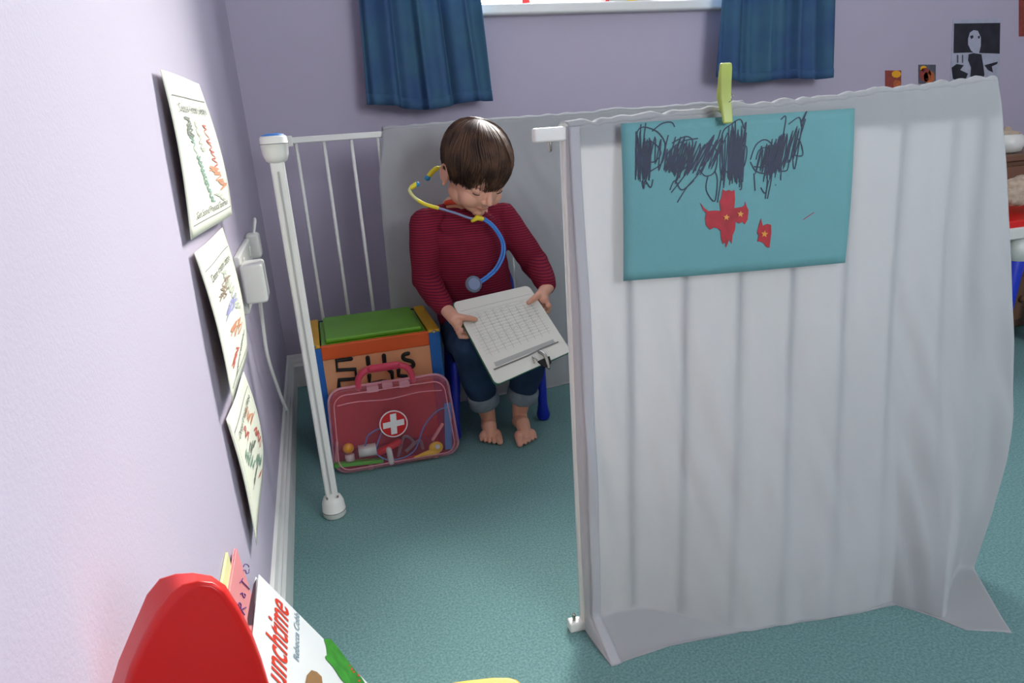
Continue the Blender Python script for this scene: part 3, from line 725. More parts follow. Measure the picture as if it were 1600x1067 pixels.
# ------------------------------------------------------------------ small blue chair
t = thing('childs_chair', 'small royal blue plastic chair the boy sits on', 'chair', (.42, 1.78, 0))
seatz = .215
MB().hexa([V((.29,1.62,seatz-.018)),V((.55,1.64,seatz-.018)),V((.54,1.86,seatz-.018)),V((.30,1.85,seatz-.018)),V((.29,1.62,seatz)),V((.55,1.64,seatz)),V((.54,1.86,seatz)),V((.30,1.85,seatz))]).build('seat', 'blue_plastic', t, bevel=.008, seg=3)
for (x, y, xf, yf) in ((.295, 1.665, .272, 1.655), (.525, 1.66, .532, 1.682), (.31, 1.84, .30, 1.865), (.525, 1.85, .535, 1.868)):
    MB().tube([(x, y, seatz-.012), (lerp(x, xf, .8), lerp(y, yf, .8), .05), (xf, yf, .014)], [.013, .013, .019], 16).build('leg', 'blue_plastic', t, smooth=True)
# backrest: arched top, from seat up
bk = []
for k in range(21):
    a = math.pi*k/20; bk.append(V((.42+.105*math.cos(a), 1.872, .345+.11*math.sin(a))))
bk = [V((.525, 1.862, seatz-.01))]+bk+[V((.315, 1.862, seatz-.01))]
MB().slab(bk, (0, .014, 0)).build('backrest', 'blue_plastic', t, bevel=.004, seg=3)

# ------------------------------------------------------------------ the boy
boy = thing('person', 'barefoot child in dark red striped jersey and jeans seated reading a clipboard', 'person', (.40, 1.76, 0))
HC_ = V((.394, 1.685, .693)); HS = 1.055
HR = Matrix.Rotation(math.radians(16), 3, 'Z') @ Matrix.Rotation(math.radians(38), 3, 'X') @ Matrix.Rotation(math.radians(3), 3, 'Y')
def H(x, y, z): return HC_+HR @ (V((x, y, z))*HS)
mb = MB()
he = lambda c, r: mb.ell(H(*c), [q*HS for q in r], HR, 28, 20)
he((0, .012, .028), (.069, .083, .070))
he((0, -.022, -.022), (.056, .057, .062))
he((0, -.030, .020), (.060, .050, .045))
for s in (-1, 1):
    he((s*.030, -.047, -.036), (.026, .026, .025))
    he((s*.026, -.062, -.002), (.0155, .0115, .0105))
    he((s*.0085, -.080, -.0285), (.0062, .0062, .0052))
    he((s*.040, -.015, -.050), (.020, .034, .024))
    # ear
    he((s*.069, .010, -.018), (.006, .014, .022))
    pts = [H(s*(.074+.003*math.sin(a)), .012+.015*math.cos(a), -.014+.023*math.sin(a)) for a in [math.radians(d) for d in range(-70, 221, 24)]]
    mb.tube(pts, .0034, 8)
    mb.ell(H(s*.072, .004, -.036), (.005, .006, .007), HR, 12, 8)
he((0, -.060, -.072), (.017, .014, .013))
he((0, -.045, -.062), (.034, .024, .020))
mb.tube([H(0, -.070, .004), H(0, -.078, -.010), H(0, -.087, -.024)], [.0065, .0068, .0086], 12)
mb.tube([H(-.016, -.068, -.050), H(-.008, -.0745, -.0475), H(0, -.0755, -.0485), H(.008, -.0745, -.0475), H(.016, -.068, -.050)], [.002, .0038, .0036, .0038, .002], 10)
mb.tube([H(-.013, -.068, -.0525), H(0, -.074, -.0565), H(.013, -.068, -.0525)], [.002, .0048, .002], 10)
for s in (-1, 1): mb.tube([H(s*.012, -.068, .012), H(s*.030, -.068, .014), H(s*.044, -.056, .010)], [.004, .006, .004], 10)
# neck, torso
mb.tube([H(0, .012, -.040), V((.372, 1.752, .610)), V((.370, 1.768, .565))], [.038, .034, .036], 20)
mb.tube([(.370, 1.765, .56), (.375, 1.775, .48), (.385, 1.79, .38), (.39, 1.80, .29)], [.075, .078, .078, .080], 24)
mb.tube([(.285, 1.76, .565), (.37, 1.765, .57), (.455, 1.765, .56)], [.028, .034, .028], 16)
# arms
RS, RE, RW = V((.264, 1.755, .560)), V((.250, 1.735, .425)), V((.275, 1.625, .372))
LS, LE, LW = V((.476, 1.762, .555)), V((.553, 1.742, .432)), V((.545, 1.625, .392))
mb.tube([RS, RS.lerp(RE, .5), RE, RE.lerp(RW, .5), RW], [.032, .029, .026, .024, .018], 16)
mb.tube([LS, LS.lerp(LE, .5), LE, LE.lerp(LW, .5), LW], [.032, .029, .026, .024, .018], 16)
# hands grip the clipboard
CTL, CTR, CBL = P(706, 473, 'y', 1.625), P(826, 446, 'y', 1.640), P(775, 603, 'y', 1.450)
CBR = Ppl(893, 550, CTL, (CTR-CTL).cross(CBL-CTL))
cb = bil(CTL, CTR, CBR, CBL)
cbn = (CTR-CTL).cross(CBL-CTL).normalized()
if cbn.z < 0: cbn = -cbn
CDx = (CTR-CTL).normalized(); CDy = (CBL-CTL).normalized()
def hand(wrist, edge_s, t0, inward):
    # palm outside the edge, thumb above the page, fingers curling below
    e = cb(edge_s, t0); outv = -inward
    palm = e+outv*.014+cbn*.004-CDy*.004
    mb.tube([wrist, wrist.lerp(palm, .45), palm, palm+CDy*.012], [.0165, .017, .0165, .014], 14)
    mb.ell(palm, (.018, .018, .014), None, 16, 12)
    # thumb
    mb.tube([palm-CDy*.006+cbn*.006, e+inward*.004+cbn*.014+CDy*.002, e+inward*.018+cbn*.0125+CDy*.008, e+inward*.031+cbn*.0095+CDy*.012], [.0090, .0082, .0074, .0058], 12)
    ln = [.030, .036, .034, .027]
    for i in range(4):
        o_ = palm+CDy*(.002+.0115*i-.003)+outv*.001
        a = o_+outv*.004-cbn*.004
        b = a-cbn*.014+CDy*.006+inward*.002
        c = b-cbn*.003+inward*(ln[i]*.55)+CDy*.004
        d = c+inward*(ln[i]*.45)+cbn*.001
        mb.tube([o_, a, b, c, d], [.0075, .0074, .0070, .0064, .0055], 10)
hand(RW, 0, .22, CDx)
hand(LW, 1, .20, -CDx)
# legs and feet
RH, RK, RA = V((.345, 1.79, .268)), V((.322, 1.605, .272)), V((.366, 1.648, .055))
LH, LK, LA = V((.435, 1.79, .268)), V((.487, 1.600, .262)), V((.452, 1.640, .055))
def leg(h, k, a, toe, out):
    mb.tube([h, h.lerp(k, .5), k], [.055, .050, .038], 16)
    mb.tube([k, k.lerp(a, .35), k.lerp(a, .75), a], [.036, .036, .027, .0205], 16)
    d = (toe-V((a.x, a.y, toe.z))).normalized(); side = V((-d.y, d.x, 0))   # side: to the big toe when * out
    heel = V((a.x, a.y, .021))-d*.012
    mb.tube([a, V((a.x, a.y, .030))], [.0200, .020], 14)
    mb.ell(heel, (.021, .021, .020), None, 14, 10)
    mb.tube([V((a.x, a.y, .034)), a.lerp(toe, .5)*1.0, toe-d*.010+V((0, 0, .003))], [.0205, .0195, .0165], 16)
    mb.tube([toe-d*.012-side*.015, toe-d*.012+side*.015], .0145, 12)
    for i in range(5):
        q = (-.45, -.13, .12, .34, .54)[i]*out
        b = toe+side*(q*.047)-d*(.001+.0040*i)
        r = [.0088, .0058, .0054, .0050, .0048][i]
        L = [.024, .024, .021, .018, .015][i]
        mb.tube([V((b.x, b.y, .014)), V((b.x, b.y, .012))+d*(L*.6), V((b.x, b.y, .0085))+d*L], [r*1.05, r, r*.95], 10)
RT, LT = P(767, 682, 'z', .016), P(822, 682, 'z', .016)
leg(RH, RK, RA, RT, -1)
leg(LH, LK, LA, LT, 1)
body = blob(mb, 'body', 'skin', boy, .0015, 4)

# face details
def lash(s):
    pts = [H(s*(.026+.013*math.cos(a)), -.0725+.0045*abs(math.cos(a))**2, -.0075-.0035*math.sin(a)) for a in [math.pi*k/10 for k in range(11)]]
    MB().tube(pts, .0011, 6).build('eyelashes', 'lash', boy, smooth=True)
    pts = [H(s*(.012+.032*k/8), -.0735+.012*(k/8)**2, .0135+.003*math.sin(k/8*3)) for k in range(9)]
    MB().tube(pts, .0016, 6, flat=.6).build('eyebrow', 'brow', boy, smooth=True)
lash(-1); lash(1)
M['lip'] = mat('lips', (190, 104, 92), .45)
MB().tube([H(-.013, -.0705, -.0515), H(-.006, -.0765, -.0505), H(0, -.0772, -.0508), H(.006, -.0765, -.0505), H(.013, -.0705, -.0515)], .0019, 8).build('lips', 'lip', boy, smooth=True)

# hair
def hair():
    mbh = MB(); hc = V((0, .013, .030)); R_ = V((.077, .091, .079))
    pole = V((.06, .42, 1)).normalized(); u = pole.orthogonal().normalized(); w = pole.cross(u)
    def zend(d):
        a = math.atan2(d.x, -d.y)      # 0 = front
        f = abs(a)/math.pi
        if f < .30: return .004-.006*max(0, a)/1.0
        if f < .42: return lerp(.0, -.012, (f-.30)/.12)
        if f < .62: return lerp(-.012, -.034, (f-.42)/.2)
        return lerp(-.034, -.058, (f-.62)/.38)
    def strand(phi, lift, rnd, ext):
        out = []; steps = 26
        for i in range(steps+1):
            th = i/steps*2.6
            ph = phi+.30*math.sin(th*.9)+.10*nz(math.cos(phi)*3, math.sin(phi)*3, th*1.6+rnd)*th
            d = pole*math.cos(th)+(u*math.cos(ph)+w*math.sin(ph))*math.sin(th)
            p = V((d.x*R_.x, d.y*R_.y, d.z*R_.z))*(1+lift*min(1, th*1.5)); p = hc+p
            if p.z < zend(d)+ext and th > .6: 
                out.append(p+V((0, 0, -.004))); break
            out.append(p)
        return out
    # solid cap
    caps = []
    NP = 96; NT = 22
    rows = []
    for k in range(NP):
        s_ = strand(2*math.pi*k/NP, -.02, 0, .006)
        L = len(s_)-1
        rows.append([s_[min(L, int(i/NT*L))].lerp(s_[min(L, int(i/NT*L)+1)], (i/NT*L) % 1) for i in range(NT+1)])
    vs = [H(*rows[k][i]) for k in range(NP) for i in range(NT+1)]
    fs = [(k*(NT+1)+i, ((k+1) % NP)*(NT+1)+i, ((k+1) % NP)*(NT+1)+i+1, k*(NT+1)+i+1) for k in range(NP) for i in range(NT)]
    mbh.add(vs, fs)
    rr = random.Random(3)
    for n in range(1700):
        phi = rr.uniform(0, 2*math.pi)
        s_ = strand(phi, rr.uniform(-.01, .05)+.03*max(0, nz(math.cos(phi)*5, math.sin(phi)*5, 2)), rr.uniform(0, .5), rr.gauss(0, .004)+.010*nz(math.cos(phi)*9, math.sin(phi)*9, 7))
        if len(s_) < 4: continue
        j = V((rr.gauss(0, .0012), rr.gauss(0, .0012), 0))
        L = len(s_); r0 = rr.uniform(.0011, .0022)
        pts = [H(*(p+j*(i/L))) for i, p in enumerate(s_)][::2]+[H(*(s_[-1]+j*1.3))]
        m = len(pts); rad = [r0*(.7 if i == 0 else (1-.85*(i/(m-1))**3)) for i in range(m)]
        mbh.tube(pts, rad, 4, caps=False)
    # a few stray tufts on the crown
    return mbh.build('hair', 'hair', boy, smooth=True)
hair()

# jersey
mb = MB()
def ring_tube(mb, keys, n=36):    # keys: centre, rx, ry (horizontal ellipses)
    vs = []
    for c, rx, ry in keys:
        for k in range(n):
            a = 2*math.pi*k/n; vs.append((c[0]+rx*math.cos(a), c[1]+ry*math.sin(a), c[2]))
    m = len(keys)
    fs = [(i*n+k, i*n+(k+1) % n, (i+1)*n+(k+1) % n, (i+1)*n+k) for i in range(m-1) for k in range(n)]+[tuple(range(n))[::-1], tuple((m-1)*n+k for k in range(n))]
    mb.add(vs, fs)
ring_tube(mb, [((.388, 1.795, .262), .100, .080), ((.386, 1.785, .30), .108, .092), ((.382, 1.78, .36), .108, .094), ((.378, 1.775, .44), .104, .088), ((.372, 1.765, .52), .104, .080), ((.370, 1.762, .565), .098, .066), ((.370, 1.757, .590), .070, .052), ((.370, 1.753, .606), .047, .043)])
mb.ell((.370, 1.712, .560), (.075, .026, .038)); mb.ell((.370, 1.722, .588), (.050, .022, .016)); mb.ell((.340, 1.728, .592), (.034, .026, .014))
def sleeve(S_, E_, W_):
    dirw = (W_-E_).normalized()
    mb.tube([S_+V((0, 0, .006)), S_.lerp(E_, .35), S_.lerp(E_, .7), E_, E_.lerp(W_, .4), E_.lerp(W_, .75), W_-dirw*.010], [.040, .040, .037, .037, .034, .030, .0265], 20)
sleeve(RS, RE, RW); sleeve(LS, LE, LW)
mb.tube([RS+V((.01, 0, .012)), V((.37, 1.758, .588)), LS+V((-.01, 0, .012))], [.032, .036, .032], 16)
def wr(co):
    return .0035*nz(co.x*16, co.y*16, co.z*9)+.0022*nz(co.x*40+3, co.y*30, co.z*24)+.0015*math.sin(co.z*120+8*nz(co.x*9, co.y*9, co.z*9))*max(0, nz(co.x*8, co.z*6, 4)*2)
blob(mb, 'jersey', 'jersey', boy, .0030, 5, wr)
MB().tube([V((.370+.046*math.cos(a), 1.748+.045*math.sin(a)-.009, .611-.008*math.sin(-a)*-1-.004*math.cos(a))) for a in [2*math.pi*k/36 for k in range(37)]], .0065, 10, caps=False).build('collar', 'cotton_orange', boy, smooth=True)

# jeans
mb = MB()
ring_tube(mb, [((.39, 1.80, .222), .086, .060), ((.39, 1.80, .24), .098, .075), ((.39, 1.80, .29), .098, .078), ((.388, 1.79, .318), .094, .076)])
def trouser(h, k, a):
    c_end = k.lerp(a, .74)
    mb.tube([h, h.lerp(k, .5), k], [.060, .060, .048], 20)
    mb.tube([k, k.lerp(a, .35), k.lerp(a, .6), c_end], [.047, .044, .040, .036], 20)
trouser(RH, RK, RA); trouser(LH, LK, LA)
blob(mb, 'jeans', 'denim', boy, .0032, 5, lambda co: .004*nz(co.x*18, co.y*18, co.z*22)+.002*nz(co.x*50, co.y*50, co.z*50))
for k, a in ((RK, RA), (LK, LA)):
    p0, p1 = k.lerp(a, .66), k.lerp(a, .82)
    ax = (p1-p0).normalized(); L = (p1-p0).length
    mbc = MB().lathe(p0, [(.0395, 0), (.0415, .003), (.0425, L*.5), (.0415, L-.003), (.0390, L), (.034, L-.002)], 28, axis=ax)
    mbc.build('turned_up_cuff', 'denim_light', boy, smooth=True)

# ------------------------------------------------------------------ clipboard
t = thing('clipboard', 'white clipboard with a green underside held upside down on the boy\'s lap', 'clipboard', cb(.5, .5))
def rrect_map(s0, t0, s1, t1, r, off):
    pts = []
    for cs, ct, a0 in ((s1-r, t1-r, 0), (s0+r, t1-r, 90), (s0+r, t0+r, 180), (s1-r, t0+r, 270)):
        for k in range(6):
            a = math.radians(a0+90*k/5); pts.append(cb(cs+r*math.cos(a), ct+r*math.sin(a))+cbn*off)
    return pts
MB().slab(rrect_map(-.01, 0, 1.0, 1.0, .05, -.003), cbn*.003).build('board', 'board', t, bevel=.001)
MB().slab(rrect_map(0, .005, .995, .995, .06, .0003), cbn*.003).build('page_stack', 'page', t, bevel=.001)
def cl(a, b, off=.0036): return cb(a, b)+cbn*off
mb = MB()
mb.ribbon([(.04+.9*k/8, .13) for k in range(9)], .004, cl)
for i in range(9): mb.ribbon([(.12+.095*i, .19+.006*i), (.12+.095*i, .70)], .0035, cl)
for i in range(14): mb.ribbon([(.06, .18+.037*i), (.92, .18+.037*i)], .002, cl)
mb.build('ruled_lines', 'pale_line', t)
mb = MB(); rr = random.Random(5)
for i in range(9):
    for j in range(11):
        if rr.random() < .72:
            a0 = .135+.095*i-.04; b0 = .20+.042*j
            mb.ribbon([(a0+.012*k+rr.uniform(-.003, .003), b0+rr.uniform(-.009, .009)) for k in range(6)], .003, cl)
mb.build('printed_text', 'pale_line', t)
MB().ribbon([(.10+.78*k/6, .80) for k in range(7)], .05, lambda a, b: cl(a, b, .0038)).build('grey_band', 'pale_line', t)
MB().ribbon([(.06, .845), (.25, .845), (.5, .845), (.7, .83), (.92, .83)], .018, lambda a, b: cl(a, b, .0042)).build('dark_band', 'grey_line', t)
ci = cb(.60, .97)
MB().tube(catmull([cb(.52, .95)+cbn*.006, cb(.53, .89)+cbn*.012, cb(.55, .95)+cbn*.014], 5), .002, 8).build('clip', 'steel', t, smooth=True)
MB().tube(catmull([cb(.64, .86)+cbn*.008, cb(.66, .93)+cbn*.014, cb(.655, 1.0)+cbn*.012, cb(.645, 1.06)+cbn*.004], 6), [.0045]*18+[.0045], 12, flat=.6).build('clip', 'steel', t, smooth=True)
MB().slab([cb(.56, .95)+cbn*.003, cb(.72, .95)+cbn*.003, cb(.70, 1.03)+cbn*.003, cb(.60, 1.05)+cbn*.003], cbn*.006).build('clip_jaw', 'groove', t, bevel=.001)

# ------------------------------------------------------------------ stethoscope
def Y(u, v, y): return P(u, v, 'y', y)
yj = 1.665
t = thing('toy_stethoscope', 'toy stethoscope round the boy\'s neck, yellow ear tubes and blue tubing', 'stethoscope', Y(750, 342, yj))
front = catmull([Y(752, 342, 1.664), Y(735, 341, 1.664), Y(712, 333, 1.674), Y(684, 325, 1.690), Y(664, 319, 1.700), Y(648, 309, 1.705), Y(640, 298, 1.705), Y(643, 291, 1.705)], 7)
i1 = 21; i2 = 28
MB().tube(front[:i1+1], .0030, 10).build('ear_tube', 'steth_grey', t, smooth=True)
MB().tube(front[i1:i2+5], .0046, 10).build('ear_tube', 'steth_yellow', t, smooth=True)
MB().tube(front[i2+4:], .0040, 10).build('ear_tube', 'steth_pale', t, smooth=True)
MB().tube([Y(643, 293, 1.705), Y(650, 288, 1.705)], .0056, 12).build('ear_tip_holder', 'steth_yellow', t, smooth=True)
MB().ell(Y(652, 288, 1.705), .0062).build('ear_tip', 'steth_teal', t, smooth=True)
backp = catmull([Y(715, 262, 1.79), Y(700, 259, 1.79), Y(685, 262, 1.785), Y(676, 268, 1.782), Y(670, 275, 1.78)], 6)
MB().tube(backp[:14], .0034, 10).build('ear_tube', 'steth_pale', t, smooth=True)
MB().tube(backp[13:], .0062, 12).build('ear_tip_holder', 'steth_yellow', t, smooth=True)
MB().ell(Y(668, 278, 1.78), .0076).build('ear_tip', 'steth_teal', t, smooth=True)
MB().tube([Y(738, 345, 1.662), Y(746, 340, 1.660), Y(754, 342, 1.658)], [.004, .0075, .0055], 12).build('joint', 'steth_yellow', t, smooth=True)
for d in (0, 1):
    tb = catmull([Y(755+d*2, 343+d*-2, 1.656), Y(770+d*2, 355-d*2, 1.664), Y(783+d*3, 376-d, 1.672), Y(784+d*4, 396+d, 1.670), Y(775+d*3, 417+d*2, 1.668), Y(762+d*2, 430+d*3, 1.662), Y(748+d*2, 440+d*3, 1.655)], 7)
    MB().tube(tb, .0030, 10).build('tubing', 'steth_blue', t, smooth=True)
dc = Y(740, 444, 1.652); ax = V((.1, -1, .35)).normalized()
MB().lathe(dc, [(.012, -.004), (.0205, -.003), (.022, 0), (.0205, .004), (.018, .005)], 32, axis=ax).build('chest_piece', 'disc', t, smooth=False)
MB().lathe(dc, [(.0150, .0048), (.0150, .0062), (.012, .0066)], 32, axis=ax).build('diaphragm', 'steth_grey', t)

# ------------------------------------------------------------------ pictures on the back wall
yw = WY-.001
def W_(u, v, d=0): return P(u, v, 'y', yw-d)
t = thing('photo_print', 'black and white photo print pinned on the back wall', 'picture', W_(1525, 100))
c = [W_(1489, 31), W_(1563, 29), W_(1562, 140), W_(1484, 140)]
MB().add([*c], [(0, 1, 2, 3)]).build('paper', 'print_light', t, thick=.0008)
def img(pts, m, d, nm): return MB().add([W_(1487+(x-1000)/400*76, 32+(y-170)/530*100, d) for x, y in pts], [tuple(range(len(pts)))]).build(nm, m, t)
img([(1020,195),(1400,190),(1395,445),(1250,440),(1150,435),(1015,440)], 'print_dark', .001, 'dark_background')
img([(1150,270),(1180,250),(1215,255),(1240,310),(1240,380),(1225,440),(1190,445),(1160,420),(1135,370),(1135,320)], 'print_light', .0015, 'pale_face')
img([(1150,300),(1175,290),(1180,310),(1160,325)], 'print_dark', .002, 'dark_eye')
img([(1215,300),(1232,295),(1232,318),(1218,320)], 'print_dark', .002, 'dark_eye')
img([(1140,450),(1180,440),(1245,450),(1260,540),(1270,620),(1240,690),(1150,690),(1160,560),(1135,500)], 'print_dark', .0015, 'dark_coat')
img([(1000,560),(1040,530),(1100,540),(1070,580),(1135,610),(1110,670),(1060,685),(1010,650)], 'print_dark', .0015, 'dark_foreground')
img([(1270,540),(1380,510),(1375,530),(1330,550),(1340,600),(1300,580)], 'print_dark', .0015, 'dark_foreground')
img([(1045,455),(1055,455),(1055,520),(1045,520)], 'print_mid', .0015, 'grey_railing')
img([(1085,455),(1095,455),(1095,520),(1085,520)], 'print_mid', .0015, 'grey_railing')
def card(u0, v0, u1, v1, label, blobs):
    t = thing('small_card', label, 'picture', W_(u0, v1), 'small cards on the back wall')
    MB().add([W_(u0, v0), W_(u1, v0), W_(u1, v1), W_(u0, v1)], [(0, 1, 2, 3)]).build('card', blobs[0], t, thick=.0008)
    for (a, b, c_, d, m) in blobs[1:]:
        pts = [W_(lerp(u0, u1, a+(c_-a)*(.5+.5*math.cos(k))), lerp(v0, v1, b+(d-b)*(.5+.5*math.sin(k))), .0012) for k in [i*.7 for i in range(9)]]
        MB().add(pts, [tuple(range(9))]).build('printed_patch', m, t)
M['card_red'] = mat('brick_red_card', (150, 62, 50), .6, .3, 60); M['card_orange'] = mat('orange_card', (190, 98, 48), .6, .3, 60)
card(1383, 110, 1408, 139, 'small red and yellow card low on the back wall, nearer the window', ['card_red', (.4, 0, 1, .4, 'toy_amber'), (.5, .5, 1, 1, 'card_orange')])
card(1435, 101, 1462, 131, 'small orange card on the back wall beside the black and white print', ['print_mid', (.05, .15, .75, .9, 'card_red'), (.3, .3, .95, 1, 'card_orange'), (.1, .05, .5, .35, 'toy_amber')])
t = thing('poster', 'red poster on the back wall at the right edge of the view', 'poster', W_(1600, 55))
MB().add([W_(1592, -60), W_(1660, -60), W_(1660, 56), W_(1592, 57)], [(0, 1, 2, 3)]).build('card', M['card_red'], t, thick=.0008)
MB().add([W_(1600, -50, .001), W_(1650, -50, .001), W_(1650, 45, .001), W_(1600, 46, .001)], [(0, 1, 2, 3)]).build('printed_patch', M['card_orange'], t)

# ------------------------------------------------------------------ furniture at the right
t = thing('wooden_dresser', 'low brown wooden dresser behind the play table at the right edge', 'dresser', (2.45, 1.85, 0))
MB().box((2.02, 1.66, .03), (2.85, 2.24, .585)).build('body', 'wood', t, bevel=.004)
MB().box((2.0, 1.64, .585), (2.87, 2.25, .605)).build('top', 'wood', t, bevel=.004)
for i, z in enumerate((.06, .24, .42)):
    d = MB().box((2.05, 1.648, z), (2.82, 1.662, z+.15)).build('drawer', 'wood', t, bevel=.003)
    for x in (2.2, 2.65): MB().ell((x, 1.64, z+.075), .012).build('knob', 'wood', d, smooth=True)
for x in (2.04, 2.80):
    for y in (1.68, 2.19): MB().box((x, y, 0), (x+.03, y+.03, .03)).build('foot', 'wood', t)
t = thing('teapot', 'white pot with a round lid on the wooden dresser', 'pot', (2.12, 1.70, .605))
MB().lathe((2.115, 1.715, .605), [(.02, 0), (.045, .006), (.052, .03), (.045, .052), (.038, .058)], 24).build('pot', 'glaze', t, smooth=True)
MB().lathe((2.115, 1.715, .660), [(.040, 0), (.036, .008), (.012, .014), (.010, .022), (.004, .026)], 24).build('lid', 'beige', t, smooth=True)
t = thing('play_table', 'low play table with a red top and white rim at the right edge', 'table', (2.1, 1.5, 0))
ty0, ty1 = 1.40, 1.62
MB().box((1.70, ty0, .436), (2.3, ty1, .440)).box((1.70, ty0, .440), (2.3, ty1, .458)).build('top', M['red_plastic'], t, bevel=.004)
MB().box((1.69, ty0-.008, .408), (2.31, ty1+.008, .440)).build('rim', 'glaze', t, bevel=.005)
for x, y in ((P(1590, 390, 'y', 1.43).x, 1.43), (2.24, 1.43), (1.79, 1.59), (2.24, 1.59)):
    l = MB().tube([(x, y, .408), (x-.006, y, .34)], .026, 14, caps=False).build('leg', 'glaze', t, smooth=True)
    MB().tube([(x-.006, y, .34), (x-.03, y, .012)], [.026, .018], 14).build('leg_sleeve', 'blue_plastic', l, smooth=True)
t = tag(MB().build('x', 'beige') if False else None, None, None) if False else None
mb = MB(); rr = random.Random(2)
for i in range(16): mb.ell((1.90+rr.uniform(-.07, .09), 1.50+rr.uniform(-.05, .05), .505+rr.uniform(-.015, .035)), rr.uniform(.02, .035), None, 12, 8)
o = blob(mb, 'crochet_basket', 'beige', None, .005, 3, lambda co: .004*nz(co.x*90, co.y*90, co.z*90))
tag(o, 'lumpy beige knitted heap on the red play table', 'knitting')

# ------------------------------------------------------------------ books by the left wall
def book(label, top_far, foot_far, length, thick, cover, pages=True, name='book'):
    """leans on the wall: top edge runs along the wall towards the viewer"""
    t = thing(name, label, 'book', foot_far, 'books leaning on the left wall')
    a = V(top_far); b = V(foot_far); up = (a-b); along = V((0, -1, 0)); n = along.cross(up).normalized()
    if n.x < 0: n = -n
    def bp(l, h, d): return b+up*h+along*l-n*d      # d into the book, away from the cover face
    def sl(d0, d1, ins, nm, m):
        MB().hexa([bp(ins, ins*3, d0), bp(length, ins*3, d0), bp(length, ins*3, d1), bp(ins, ins*3, d1), bp(ins, 1-ins*3, d0), bp(length, 1-ins*3, d0), bp(length, 1-ins*3, d1), bp(ins, 1-ins*3, d1)]).build(nm, m, t, bevel=.0005)
    sl(0, .0018, 0, 'front_cover', cover); sl(.0018, thick-.0018, .003, 'pages', 'page'); sl(thick-.0018, thick, 0, 'back_cover', cover)
    return t, bp, n, up.normalized()
# picture book
tf = P(405, 897, 'y', .852); ff = P(575, 1067, 'y', .852); ff = tf+(ff-tf)*(tf.z/(tf.z-ff.z))
t, bp, n, up = book('white picture book with red Lunchtime lettering leaning on the left wall', tf, ff, .27, .007, 'book_white')
L = (tf-ff).length
def bk_pt(u, v, off=.0006):
    return Ppl(u, v, tf+n*off, n)
R0 = V((0, 1, 0))
pe = bk_pt(520, 953) 
def c8(x, y): return 340+x*260/1222, 840+y*227/1067
# lettering set along the top edge: baseline runs from near to far
p_end = bk_pt(*c8(520, 530)); p_mid = bk_pt(*c8(500, 985))
bdir = V((0, 1, 0))
hgt = (bk_pt(*c8(440, 430))-bk_pt(*c8(520, 530))).length
base_h = (p_end-ff).dot(up)
ty = p_end.y
me_w = text('Lunchtime', 'title_lettering', 'title_red', None, (0, 0, 0), (1, 0, 0), (0, 1, 0), 1)
W = max(v.co.x for v in me_w.data.vertices)
yn = p_mid.y - (ty-p_mid.y)*(2.6/7.0)*1.15
for v in me_w.data.vertices:
    x, y = v.co.x, v.co.y
    s = (x+y*.12)/W
    v.co = V((0, 0, 0))+ff+up*(base_h+y*.060)+n*.0008
    v.co.y = yn+(ty-yn)*s
me_w.parent = t; me_w.matrix_parent_inverse = Matrix.Translation(t.location).inverted()
au = text('Rebecca Cobb', 'author_lettering', 'grey_print', None, (0, 0, 0), (1, 0, 0), (0, 1, 0), 1)
W = max(v.co.x for v in au.data.vertices)
pa = bk_pt(*c8(600, 570)); pb2 = bk_pt(*c8(570, 890)); bh = (pa-ff).dot(up)
for v in au.data.vertices:
    s = v.co.x/W; yy = v.co.y
    v.co = ff+up*(bh+yy*.016)+n*.0008; v.co.y = pb2.y+(pa.y-pb2.y)*s
au.parent = t; au.matrix_parent_inverse = Matrix.Translation(t.location).inverted()
def bimg(pts, m, nm, off=.0008): MB().add([bk_pt(*c8(x, y), off) for x, y in pts], [tuple(range(len(pts)))]).build(nm, m, t)
bimg([(780,745),(830,742),(880,800),(940,880),(1000,960),(1060,1030),(1100,1100),(960,1100),(900,1030),(850,950),(795,890),(790,868),(805,866),(797,790)], 'green_print', 'green_leaves')
bimg([(645,1060),(655,1010),(690,972),(730,985),(765,1020),(770,1060),(780,1120),(640,1120)], 'brown_print', 'brown_drawing')
for (x, y, r) in ((985,965,10),(1000,985,8),(1035,1010,9),(1040,1050,9),(970,940,6)):
    bimg([(x+r*math.cos(a), y+r*math.sin(a)) for a in [i*1.05 for i in range(6)]], 'title_red', 'red_flower', .0011)
# pink book
tf2 = V((-.1490, .845, .300)); tf2 = P(370, 856, 'x', -.1510)
ff2 = V((-.126, tf2.y, 0))
t, bp, n2, up2 = book('pink book with violet handwriting between the wall and the white picture book', tf2, ff2, .20, .004, 'book_pink')
def b2(u, v): return Ppl(u, v, tf2+n2*.0006, n2)
hw = [[(150,500),(195,565),(150,500)], [(150,500),(170,480),(190,495),(180,520),(165,520),(210,515)], [(170,415),(180,425),(190,440),(200,455),(205,430),(195,412)], [(178,300),(180,320),(200,340),(205,370),(230,380)], [(200,350),(210,320),(175,310)], [(190,215),(195,205),(205,225),(215,240),(225,215),(232,195)], [(200,240),(215,260),(220,235),(230,262)]]
hw = [[(150,492),(198,566)], [(150,492),(160,478),(172,490),(172,515),(168,528),(208,512)], [(168,414),(182,405),(185,425),(196,440),(205,425),(198,412)], [(165,330),(185,300)], [(176,316),(234,378)], [(190,212),(200,195),(222,200),(230,215)], [(192,240),(205,240),(212,262),(230,258),(232,232)]]
mb = MB()
for g in hw:
    pts = catmull([b2(*c8(x, y)) for x, y in g], 4); mb.tube(pts, .0007, 5)
mb.build('handwriting', 'violet_pen', t)
q = [c8(225, 640), c8(222, 590), c8(262, 345), c8(285, 300), c8(262, 640)]
MB().add([b2(*x) for x in q], [tuple(range(5))]).build('dark_print', 'book_dark', t)
